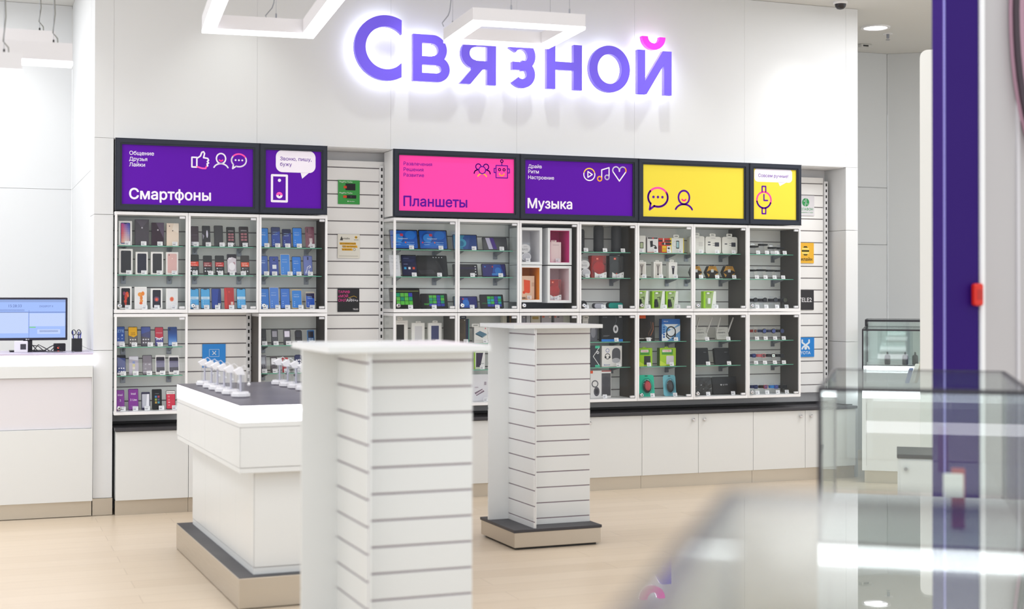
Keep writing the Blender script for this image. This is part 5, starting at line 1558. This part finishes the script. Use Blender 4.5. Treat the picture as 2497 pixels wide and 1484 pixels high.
poster(493, 838, 550, 896, ['#1e90ea', ('l', [(.3, .47), (.72, .47), (.72, .77), (.3, .77), (.3, .47)], .016, '#cfe6fa'), ('l', [(.44, .7), (.51, .6), (.58, .7)], .03, '#e4f0fc'), ('l', [(.44, .55), (.51, .62), (.58, .55)], .03, '#e4f0fc'), ('t', 'YOTA ДЛЯ', .33, .26, .36, '#b4d8f8'), ('t', 'ПЛАНШЕТА', .31, .18, .4, '#b4d8f8')], 'bright blue poster in the open bay behind the phone stands')

# ------------------------------------------------------------------ slatwall stands on the sales floor
def gondola(loc, rz, label, dark=True):
    t = thing('slatwall_stand', label, 'display stand', loc, rz, 'white slatwall stands')
    W, D = .572, .550
    b = MB().box(0, 0, .014, W, D, .104, STEEL, .002)
    b.box(.022, .022, 0, W - .022, D - .022, .0141, BLACK)
    b.build('plinth', t)
    MB().box(-.005, -.005, .1042, W + .005, D + .005, .121, GRAPH, .001).build('plinth_cover', t)['label'] = 'dark graphite cover of the plinth'
    z0, z1, ps, zf = .1214, 1.3218, .0939, 1.285
    th = .016

    def panel(o0, ax, n, L):
        """o0: start of the panel's outer face, ax: along the panel, n: outward normal (both unit, in plan)."""
        T = lambda u, v, z: (o0[0] + ax[0] * u - n[0] * v, o0[1] + ax[1] * u - n[1] * v, z)
        b = MB()
        b.box(.0, .0085, z0, L, th, z1, LAMI, .0, T)
        b.box(.001, .006, z0, L - .001, .009, z1, mat('#94858e', .7), 0, T)
        zs = [zf - ps * i for i in range(13)]
        edges = [z1] + [z for q in zs for z in (q + .0035, q - .0035)] + [z0]
        for i in range(0, len(edges), 2):
            b.box(0, 0, edges[i + 1], L, .007, edges[i], LAMI, .0008, T)
        b.build('slat_panel', t)
    panel((.132, .436 - .0005), (0, -1), (-1, 0), .4225)        # faces the pillar side
    panel((.1485, .140), (1, 0), (0, -1), .4165)                # faces the mall
    panel((.436, .1565), (0, 1), (1, 0), .380)
    panel((.4195, .4365), (-1, 0), (0, 1), .4195)
    MB().box(-.008, -.008, 1.322, W + .008, D + .010, 1.345, LAMI, .001).build('top_board', t)
    return t


gondola((1.151, 4.742, -.01 + .01), .012, 'tall white slatwall stand nearest the camera, blocking the lit island')
gondola((3.0472, 7.9317, 0), .0262, 'white slatwall stand further in, with dark-topped steel plinth, before the base cabinets')

# ------------------------------------------------------------------ lit island with phone stands
t = thing('display_island', 'white display island with glowing edge and graphite top on the sales floor', 'counter', (1.225, 6.895, 0), .0306)
W, D = .90, 1.80
MB().box(0, 0, .004, W, D, .150, STEEL, .002).build('plinth', t)
MB().box(.002, .002, .1502, W - .002, D - .002, .153, GRAPH).build('plinth_cover', t)['label'] = 'dark cover of the plinth'
b = MB().box(.085, .065, .1532, W - .085, D - .065, .185, LAMI)
b.box(.088, .068, .185, W - .088, D - .068, .655, SEAM)
b.build('base', t)
LN = (D - .13) / 4
for i in range(4):
    MB().box(.084, .066 + LN * i + .001, .188, .088, .066 + LN * (i + 1) - .001, .652, LAMI, .001).build('side_panel', t)
MB().box(.0885, .062, .188, W - .0885, .0678, .652, LAMI, .001).build('end_panel', t)
b = MB().box(.003, .003, .6555, W - .003, D - .003, .682, LAMI, .002)
b.box(.005, .005, .6825, W - .005, D - .005, .8785, SEAM)
b.build('body', t)
for i in range(4):
    l4 = D / 4
    MB().box(0, l4 * i + .001, .684, .0045, l4 * (i + 1) - .001, .877, LAMI, .001).build('side_panel', t)
MB().box(.0052, -.0002, .684, W - .0052, .0045, .877, LAMI, .001).build('end_panel', t)
MB().box(0, 0, .8787, W, D, .9032, LAMI, .001).build('band_rail', t)
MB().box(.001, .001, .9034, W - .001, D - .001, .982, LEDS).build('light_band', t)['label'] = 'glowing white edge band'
MB().box(.0008, .0008, .9822, W - .0008, D - .0008, .987, mat('#63606a', .32, noise=.06), .001).build('top', t)['label'] = 'smooth graphite top'


def phone_stand(x, y, label, cable):
    t = thing('phone_stand', label, 'phone stand', (x, y, .9872), .0306, 'phone security stands on the lit island')
    oc = [(.050 * math.cos(math.radians(22.5 + 45 * i)), .050 * math.sin(math.radians(22.5 + 45 * i))) for i in range(8)]
    b = MB().prism(oc, .006, .022, mat('#f2f1f5', .35))
    b.prism([(p * .86, q * .86) for p, q in oc], .022, .030, mat('#f2f1f5', .35))
    b.prism([(p * .9, q * .9) for p, q in oc], 0, .006, mat('#8e8a98', .5))
    b.build('foot', t)
    MB().lathe([(.0185, .0305), (.0185, .118)], ACRYL, 20).build('tube', t, smooth=True)['label'] = 'clear acrylic tube'
    MB().lathe([(.0055, .0306), (.0055, .1175)], mat('#c9c6d2', .3, metal=.5), 14).build('core', t, smooth=True)
    b = MB().prism([(-.024, .1185), (.020, .1185), (.004, .156), (-.004, .158), (-.038, .138)], -.022, .022, mat('#f4f3f7', .35), lambda u, v, h: (u, h, v))
    b.build('head', t)
    b = MB().tube([(.0, .0, .157), (.018, .0, .166), (.034, -.004, .150), (.040, -.008, .12), (.041, -.010, .075 if cable else .1)], .0016, CARD, 6)
    b.build('cable', t, smooth=True)
    MB().ball(.041, -.010, .068 if cable else .095, .009, .009, .009, BLACK if cable == 2 else CARD, 12).build('sensor', t, smooth=True)


for i, (x, y) in enumerate(((1.2845, 8.4514), (1.287, 8.2159), (1.2906, 8.0284), (1.2945, 7.8311), (1.2995, 7.6422), (1.3126, 7.4271))):
    phone_stand(x + .012, y, f'white phone stand on the island\'s pillar-side row, {ORD[i]} counting from the wall', 1)
for i, (x, y) in enumerate(((1.7257, 8.3792), (1.7345, 8.1956), (1.7456, 8.0182), (1.7526, 7.8342))):
    phone_stand(x, y, f'white phone stand in the island\'s middle row, {ORD[i]} counting from the wall', 2)

# ------------------------------------------------------------------ cash counter with its equipment
t = thing('cash_counter', 'long white cash counter with glowing band beside the bare pillar', 'counter', (0, 10.14, 0))
x1 = .798
b = MB().box(-1.3, .03, .105, x1, .55, 1.036, LAMI)
b.box(-1.3, 0, .955, x1, .031, 1.036, LAMI, .001)
b.box(-1.3, 0, .108, x1, .031, .603, LAMI, .001)
b.box(x1 - .006, 0, .603, x1, .031, .955, LAMI)
b.build('body', t)
MB().box(-1.3, .022, .606, x1 - .0065, .0298, .952, mat('#dddadf', .5)).build('recessed_panel', t)
MB().box(-1.3, .03, .004, x1 - .004, .5, .104, STEELW).build('plinth', t)
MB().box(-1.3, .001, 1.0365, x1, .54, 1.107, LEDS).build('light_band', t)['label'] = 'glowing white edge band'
MB().box(-1.3, 0, 1.1075, x1, .60, 1.121, mat('#cfc6dc', .35), .001).build('top', t)
CT = 1.1212
# monitor
t = thing('computer_monitor', 'black-framed computer monitor with pale blue screen on the cash counter', 'monitor', (.387, 10.45, CT), .02)
b = MB().box(-.262, 0, .080, .262, .035, .378, mat('#1e1a30', .35), .004)
b.build('housing', t)
w, h = .496, .266
F = front(-.248, -.0004, .098)
b = MB().prism([(0, 0), (w, 0), (w, h), (0, h)], 0, .0006, glow('screen_blue', (.36, .50, .93), .95), F)
GL = lambda n, c, s: glow(n, c, s)
pw_, db, gr = GL('screen_pale', (.55, .66, .95), .9), GL('screen_dark', (.16, .22, .5), .7), GL('screen_green', (.3, .8, .4), .7)
b.flat([(0, h * .93), (w, h * .93), (w, h), (0, h)], GL('screen_bar', (.34, .46, .82), .8), F, .0009)
b.flat([(.002, h * .12), (w * .5, h * .12), (w * .5, h * .66), (.002, h * .66)], pw_, F, .0009)
b.flat([(w * .515, h * .30), (w - .004, h * .30), (w - .004, h * .64), (w * .515, h * .64)], pw_, F, .0009)
b.flat([(0, h * .66), (w, h * .66), (w, h * .675), (0, h * .675)], db, F, .001)
b.flat([(w * .507, 0), (w * .511, 0), (w * .511, h * .72), (w * .507, h * .72)], db, F, .001)
b.text('15:28:33', w * .24, h * .80, w * .17, db, F, .0012)
b.text('DIGISPOT II', w * .65, h * .80, w * .18, db, F, .0012, 0)
b.flat([(w * .515, h * .26), (w * .6, h * .26), (w * .6, h * .29), (w * .515, h * .29)], gr, F, .001)
b.flat(rrect(w * .31, h * .12, .004, 3, w * .62, h * .10), pw_, F, .0011)
for v in (.70, .73):
    b.flat([(w * .03, h * v), (w * .45, h * v), (w * .45, h * (v + .008)), (w * .03, h * (v + .008))], db, F, .0011)
for v in (.15, .18):
    b.flat([(w * .65, h * v), (w * .9, h * v), (w * .9, h * (v + .01)), (w * .65, h * (v + .01))], db, F, .0013)
b.build('screen', t)
b = MB().text('LG', -.006, .083, .012, CARD, front(0, 0, 0), .0006)
b.flat(ell(-.012, .087, .004), CARD, front(0, 0, 0), .0006)
b.build('logo', t)
b = MB().box(-.03, .03, .01, .03, .05, .2, mat('#1d1b26', .4)).box(-.12, -.01, 0, .12, .13, .01, mat('#1d1b26', .4), .003)
b.build('stand', t)
a, c = at(35, 862, 10.36), at(68, 830, 10.36)
t = thing('scanner_box', 'small white box with dark square window under the monitor', 'device', ((a.x + c.x) / 2, 10.36, CT))
w = c.x - a.x
MB().box(-w / 2, 0, 0, w / 2, .05, .078, mat('#e4e2e8', .4), .003).build('housing', t)
MB().box(-.005, -.001, .02, w / 2 - .012, .0, .058, mat('#3a3842', .3)).build('window', t)
p = at(187, 858, 10.42)
t = thing('pen_holder', 'black pen cup with pens and scissors on the counter', 'pen cup', (p.x, 10.42, CT))
b = MB().ring([(-.034, -.034), (.034, -.034), (.034, .034), (-.034, .034)], [(-.031, -.031), (.031, -.031), (.031, .031), (-.031, .031)], 0, .092, BLACK)
b.box(-.031, -.031, 0, .031, .031, .003, BLACK)
b.build('cup', t)


def loose(name, label, cat, build, group=None):
    o = build()
    return tag(o, label, cat, group)


for i, (dx, dy, lx_, ly_, c, lb) in enumerate(((-.022, .01, -.03, .02, '#3c46b8', 'blue pen leaning to the monitor side of the cup'), (.012, .012, .018, .0, '#2f3aa8', 'blue pen standing upright in the cup'), (.022, -.004, .032, .01, '#4a54c8', 'blue pen leaning to the pillar side of the cup'), (.002, .02, .0, .02, '#c8c6d4', 'pale pen at the back of the cup'))):
    P0, P1 = Vector((p.x + dx * .5, 10.42 + dy, CT + .006)), Vector((p.x + dx * 1.1 + lx_ * .12, 10.42 + dy, CT + .145 - .006 * i))
    o = MB().tube([P0, P1], .0038, mat(c, .35), 8).build('pen', smooth=True)
    tag(o, lb, 'pen', 'pens in the black cup')
b = MB()
for s in (-1, 1):
    b.ring(ell(p.x + s * .017 - .004, CT + .134, .0155, .021, 18), ell(p.x + s * .017 - .004, CT + .134, .010, .0155, 18), 10.41, 10.418, mat('#2a2a34', .4), lambda u, v, h: (u, h, v))
    b.tube([(p.x - .004 + s * .006, 10.414, CT + .116), (p.x - .004 - s * .004, 10.414, CT + .008)], .0035, CHROME, 6)
tag(b.build('scissors', smooth=True), 'scissors with dark loop handles standing in the pen cup', 'scissors')
rnd = random.Random(3)
for i in range(4):
    xs = [.41 + .04 * k for k in range(6)]
    pts = [(x, 10.30 + .05 * rnd.random() + .03 * i, CT + .006 + (.05 * max(0, math.sin(k * 1.3 + i)) if k < 5 else .002)) for k, x in enumerate(xs)]
    o = MB().tube(pts, .0034, mat('#1c1a22', .5), 6).build('cable', smooth=True)
    tag(o, f'black cable trailing under the monitor, {ORD[i]} from the front', 'cable', 'black cables under the monitor')
b = MB().box(.56, 10.50, CT, .64, 10.56, CT + .055, mat('#1a1822', .4), .004)
b.box(.585, 10.498, CT + .02, .597, 10.50, CT + .032, glow('red_lamp', (1, .08, .05), 3))
tag(b.build('card_terminal'), 'dark device with red lamp behind the monitor foot', 'device')
tag(MB().box(.50, 10.22, CT, .68, 10.30, CT + .012, ACRYL, .002).build('glass_tray'), 'flat clear tray on the counter before the cables', 'tray')

# ------------------------------------------------------------------ hanging square and straight lamps
LWH = mat('#e2e1e5', .5)


def square_lamp(c, half, rz, h, label, wires, long=0.0):
    t = thing('pendant_lamp', label, 'lamp', c, rz, 'square ring pendant lamps')
    bw = .072
    o_ = [(-half, -half - long), (half, -half - long), (half, half), (-half, half)]
    q = half - bw
    i_ = [(-q, -q - long), (q, -q - long), (q, q), (-q, q)]
    MB().ring(o_, i_, .016, h, LWH).build('housing', t)
    e = .002
    MB().ring([(p * (1 - e), r * (1 - e)) for p, r in o_], [(p * (1 + 2 * e), r * (1 + 2 * e)) for p, r in i_], 0, .0158, LED).build('diffuser', t)['label'] = 'glowing underside'
    for x, y in wires:
        MB().tube([(x, y, h), (x, y, CEIL - c[2])], .0012, GREYM, 5).build('suspension_wire', t)
        MB().lathe([(.005, h), (.005, h + .03), (.002, h + .034)], GREYM, 8, ident, x, y).build('wire_grip', t)
    x, y = wires[0]
    MB().tube([(x - .05, y + .02, h), (x - .06, y + .02, h + .02), (x - .02, y + .03, h + .07)] + [(x - .01 + .012 * math.sin(k * 1.1), y + .03, h + .1 + (CEIL - c[2] - h - .106) * k / 8) for k in range(9)], .003, GREYM, 6).build('power_cable', t, smooth=True)


square_lamp((2.985, 7.815, 3.045), .335, math.radians(-4), .088, 'square ring lamp hanging before the middle of the lettering', [(-.30, .25), (.30, .2), (-.1, -.30), (.25, -.30)])
square_lamp((1.555, 8.02, 3.045), .325, math.radians(-5), .098, 'square ring lamp hanging before the first letter, nearer the pillar', [(.1, .29), (-.29, -.75), (.29, -.75)], .75)


def bar_lamp(px, pyt, d, h, label, wires):
    p = atd(px, pyt, d)
    z0 = p.z - h
    t = thing('pendant_lamp', label, 'lamp', (p.x, p.y, z0), 0, 'straight pendant lamps over the cash counter')
    L = 1.4
    MB().box(-L, 0, .018, 0, .10, h, LWH, .001).build('housing', t)
    MB().box(-L, -.0005, .0, .0, .1005, .0178, LED).build('diffuser', t)['label'] = 'glowing underside'
    for wpx in wires:
        x = atd(wpx, pyt, d).x - p.x
        MB().tube([(x, .05, h), (x, .05, CEIL - z0)], .0012, GREYM, 5).build('suspension_wire', t)
        MB().lathe([(.005, h), (.005, h + .02), (.002, h + .024)], BLACK, 8, ident, x, .05).build('wire_grip', t)
        b = MB().tube([(x + .022, .05, h), (x + .02, .05, h + .03)] + [(x - .004 + .012 * math.sin(k * 1.25), .055, h + .06 + (CEIL - z0 - h - .066) * k / 10) for k in range(11)], .0032, mat('#7f7f78', .5), 6)
        b.build('power_cable', t, smooth=True)


bar_lamp(135, 76, 8.3, .105, 'straight lamp hanging highest and furthest back over the cash counter', [97])
bar_lamp(177, 106, 7.6, .115, 'straight lamp hanging between the two others over the cash counter', [131])
bar_lamp(54, 129, 6.9, .100, 'straight lamp hanging lowest, nearest the mall', [10])

# ------------------------------------------------------------------ ceiling fittings
p = atz(2135, 66, CEIL)
t = thing('ceiling_spotlight', 'recessed twin ceiling spotlight beyond the shop wall', 'ceiling light', (p.x, p.y, CEIL))
MB().ring(ell(0, 0, .13), ell(0, 0, .105), -.012, -.0005, WHITE).build('trim_ring', t)
for s in (-1, 1):
    MB().box(-.085, s * .045 - .022, -.010, .085, s * .045 + .022, -.001, LED, .008).build('lamp_tube', t)
p = atz(2165, 82, CEIL)
t = thing('sprinkler', 'small sprinkler head under the ceiling beyond the wall', 'sprinkler', (p.x, p.y, CEIL))
MB().lathe([(.012, -.045), (.014, -.0005)], GREYM, 12).build('pipe', t)
MB().lathe([(.045, -.006), (.045, -.0005)], WHITE, 16).build('rosette', t)
MB().lathe([(.016, -.06), (.02, -.058), (.02, -.056)], GREYM, 12).build('deflector', t)
p = atz(2109, 108, CEIL)
t = thing('ceiling_sensor', 'small dark sensor strip under the ceiling behind the wall edge', 'sensor', (p.x, p.y, CEIL))
MB().box(-.06, -.03, -.03, .06, .03, -.0005, mat('#c9c9c6', .5), .004).build('housing', t)
MB().box(-.04, -.032, -.026, .02, -.0302, -.012, BLACK).build('window', t)
p = atz(2046, 5, CEIL)
t = thing('dome_camera', 'small dark dome security camera under the ceiling at the wall top', 'security camera', (p.x, p.y - .02, CEIL))
MB().lathe([(.055, -.022), (.058, -.018), (.058, -.0005)], WHITE, 22).build('mount', t, smooth=True)
MB().lathe([(.008, -.066), (.028, -.060), (.042, -.044), (.047, -.0222)], mat('#2e2c30', .2), 22).build('dome', t, smooth=True)

# ------------------------------------------------------------------ glass showcases standing in the mall
D1 = Vector((math.sin(math.radians(36)), math.cos(math.radians(36)), 0))
U1 = Vector((math.cos(math.radians(36)), -math.sin(math.radians(36)), 0))
FRB = mat('#2a2830', .4)
CASEG = glass('showcase_glass', '#f8fbfa', .05, .5)


def showcase(loc, rz, W, L, ztop, zbox, zband, label, fr=.012, body=True):
    t = thing('glass_showcase', label, 'showcase', loc, rz, 'glass showcases standing in the mall')
    b = MB()
    for x in (0, W - fr):
        b.box(x, 0, zbox, x + fr, fr, ztop - fr, FRB)
        b.box(x, 0, ztop - fr, x + fr, L, ztop, FRB)
        b.box(x + .002, L - .008, zbox, x + fr - .002, L - .002, ztop - fr, FRB)
    b.box(fr, 0, ztop - fr, W - fr, fr, ztop, FRB)
    b.box(fr, L - .006, ztop - .006, W - fr, L, ztop, FRB)
    b.box(fr, .0005, zbox - .001, W - fr, .0075, zbox + .005, FRB)
    b.build('frame', t)
    e = .003
    MB().box(fr + e, fr + e, ztop - .007, W - fr - e, L - fr - e, ztop - .001, CASEG).build('top_pane', t)
    for nm, x0, y0, x1_, y1 in (('front_pane', fr, .004, W - fr, .010), ('back_pane', fr, L - .010, W - fr, L - .004), ('side_pane', .004, fr, .010, L - fr), ('side_pane', W - .010, fr, W - .004, L - fr)):
        MB().box(x0, y0, zbox + fr, x1_, y1, ztop - fr - .001, CASEG).build(nm, t)
    if body:
        MB().box(0, 0, zband + .0005, W, L, zbox - .0015, WHITE).build('deck', t)
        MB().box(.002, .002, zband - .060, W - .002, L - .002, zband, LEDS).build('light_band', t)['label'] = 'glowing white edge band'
        b = MB().box(0, 0, .10, W, L, zband - .062, WHITE, .002).box(.02, .02, 0, W - .02, L - .02, .10, STEELW)
        b.box(.035, -.0006, .14, .037, .0, zband - .1, SEAM)
        b.build('cabinet', t)
    return t


A36 = math.radians(-36)
B0 = (2.335, 3.592, 0)
showcase(B0, A36, .60, 1.12, 1.252, .797, .792, 'glass showcase in front of the purple portal, past the nearest glass top')
C0 = (6.812, 9.83, 0)
showcase(C0, A36, .64, 1.30, 1.250, .757, .752, 'glass showcase close to the end of the shop wall, leaning phones at its back')
pD = atd(2109, 779, 13.15)
zD = pD.z
showcase((pD.x, pD.y, 0), A36, .58, .72, zD, .881, .876, 'furthest glass showcase, seen through the one before it', .018)
# goods in the far showcases
zc = .757
for i, (u, v, lb) in enumerate(((.20, .25, 'squat dark flask standing alone in the glass showcase'), (.36, .22, 'dark flask beside the leaning phones in the glass showcase'), (.45, .24, 'dark flask right behind the leaning phones'))):
    p = Vector((pD.x, pD.y, 0)) + U1 * u + D1 * v
    o = MB().lathe([(.024, 0), (.027, .01), (.027, .075), (.020, .09), (.009, .094), (.007, .118)], mat('#3a3846', .4), 18).build('flask', None, (p.x, p.y, .8815), 0, True)
    tag(o, lb, 'flask', 'dark flasks in the glass showcase')
for i, (u, v, c, lb) in enumerate(((.36, .95, '#8fa2d0', 'pale blue phone leaning in the glass showcase'), (.40, .95, '#f0eee8', 'white phone leaning in the glass showcase'), (.43, .99, '#c9bfae', 'beige phone leaning tallest in the glass showcase'))):
    p = Vector(C0) + U1 * u + D1 * v
    h = (.14, .18, .20)[i]
    T = lambda a, b_, q: (a * .5 + b_ * .28, b_ * .12 - q, b_ * .95 + .002)
    o = MB().prism(rrect(.075, h, .012, 4, -.037, 0), -.01, 0, mat(c, .3), T).build('smartphone', None, (p.x, p.y, zc + .0006), A36)
    tag(o, lb, 'smartphone', 'phones leaning in the glass showcase')
    MB().prism(rrect(.064, h * .9, .008, 4, -.032, h * .05), 0, .0006, mat(c, .15), T).build('screen', o)
p = Vector(B0) + U1 * .40 + D1 * .35
t = thing('card_holder', 'small white card holder with red strip for a reflection inside the nearer showcase', 'card holder', (p.x, p.y, .798), A36)
MB().box(-.035, 0, .10, .025, .02, .17, mat('#e8e6e2', .4), .003).build('card', t)
MB().box(-.01, 0.021, 0, .03, .04, .185, mat('#b06068', .4), .002).build('red_reflection', t)  # solid red strip standing in for a reddish reflection in the glass
# the showcase right before the camera: its broad glass top mirrors the shop
tA = atz(1772, 1192, 1.350)
A0 = Vector((tA.x, tA.y, 0)) - D1 * .86
t = thing('glass_showcase', 'nearest showcase whose broad glass top mirrors the shop wall', 'showcase', (A0.x, A0.y, 0), A36, 'glass showcases standing in the mall')
W, L, zt = .95, .86, 1.350
TOPG = glass('mirror_like_top', '#f6f9f7', .08, .80, 3.5)
MB().box(.0145, .0035, zt - .008, W - .0145, L - .0035, zt, TOPG).build('top_pane', t)
b = MB()
fr = .008
for x in (0, W - .014):
    b.box(x, 0, zt - .014, x + .014, L, zt + .0005, FRB)
for y in (0, L - .003):
    b.box(.014, y, zt - .010, W - .014, y + .003, zt + .0005, FRB)
for x in (0, W - fr):
    for y in (0, L - fr):
        b.box(x, y, .902, x + fr, y + fr, zt - .0145, FRB)
b.build('frame', t)
for x in (.004, W - .010):
    MB().box(x, fr + .001, .902, x + .006, L - fr - .001, zt - .02, CASEG).build('side_pane', t)
for y in (.004, L - .010):
    MB().box(fr + .001, y, .902, W - fr - .001, y + .006, zt - .02, CASEG).build('front_pane' if y < .1 else 'back_pane', t)
b = MB().box(0, 0, .1, W, L, .84, WHITE, .002).box(.02, .02, 0, W - .02, L - .02, .1, STEELW)
b.build('cabinet', t)
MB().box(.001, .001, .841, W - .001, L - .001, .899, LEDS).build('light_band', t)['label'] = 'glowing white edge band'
MB().box(.0, .0, .8995, W, L, .9015, mat('#dfe0de', .4)).build('deck', t)

# ------------------------------------------------------------------ low cabinet, white panel, alarm box, mall sign
p = atz(2187, 1108, .6)
t = thing('base_cabinet', 'low white cabinet with dark top seen through the showcase, before the portal', 'cabinet', (p.x, p.y, 0), A36)
MB().box(.004, .01, .08, .52, .42, .578, WHITE, .001).build('body', t)
MB().box(0, 0, .58, .53, .44, .603, GRAPH, .002).build('worktop', t)['label'] = 'dark graphite top'
MB().box(.01, .03, 0, .51, .4, .079, STEELW).build('plinth', t)
d = MB().box(.02, .002, .09, .51, .0098, .57, WHITE, .001).build('door', t)
MB().lathe([(.006, 0), (.012, .012), (.009, .022)], CHROME, 14, front(.05, .002, .52)).build('knob', d, smooth=True)
p = atd(2243, 122, 9.5)
w = .075
o = MB().prism(rrect(.34, p.z, .05, 6), -.05, 0, mat('#eef0ee', .4), front(0, 0, 0)).build('advertising_totem', None, (p.x, p.y, 0), A36)
tag(o, 'tall white rounded display panel rising behind the purple portal', 'panel')
p = at(2377, 718, 4.6)
t = thing('alarm_box', 'small bright red box fixed at the edge of the purple portal', 'alarm box', (3.714, 4.5985, p.z))
MB().box(-.021, -.03, -.044, .022, 0, .044, mat('#d8230c', .4), .007).build('housing', t)
MB().box(-.012, -.0312, -.02, .012, -.0302, .02, mat('#b81c0c', .4)).build('cover', t)
p = at(2585, 40, 4.58)
t = thing('mall_sign', 'large pink oval sign with dark rim on the grey wall', 'sign', (p.x, 4.592, p.z))
F = front(0, 0, 0)
sc = (at(2585, 40, 4.58).x - at(2465, 40, 4.58).x)
MB().prism(ell(0, 0, sc, sc * 2.75, 48), 0, .02, mat('#b08a9c', .4), F).build('board', t)
MB().ring(ell(0, 0, sc * 1.0, sc * 2.75, 48), ell(0, 0, sc * .9, sc * 2.62, 48), .0202, .034, mat('#33202c', .4), F).build('rim', t)
MB().prism(ell(0, 0, sc * .74, sc * 2.45, 48), .0202, .024, mat('#8f4f86', .4), F).build('face', t)
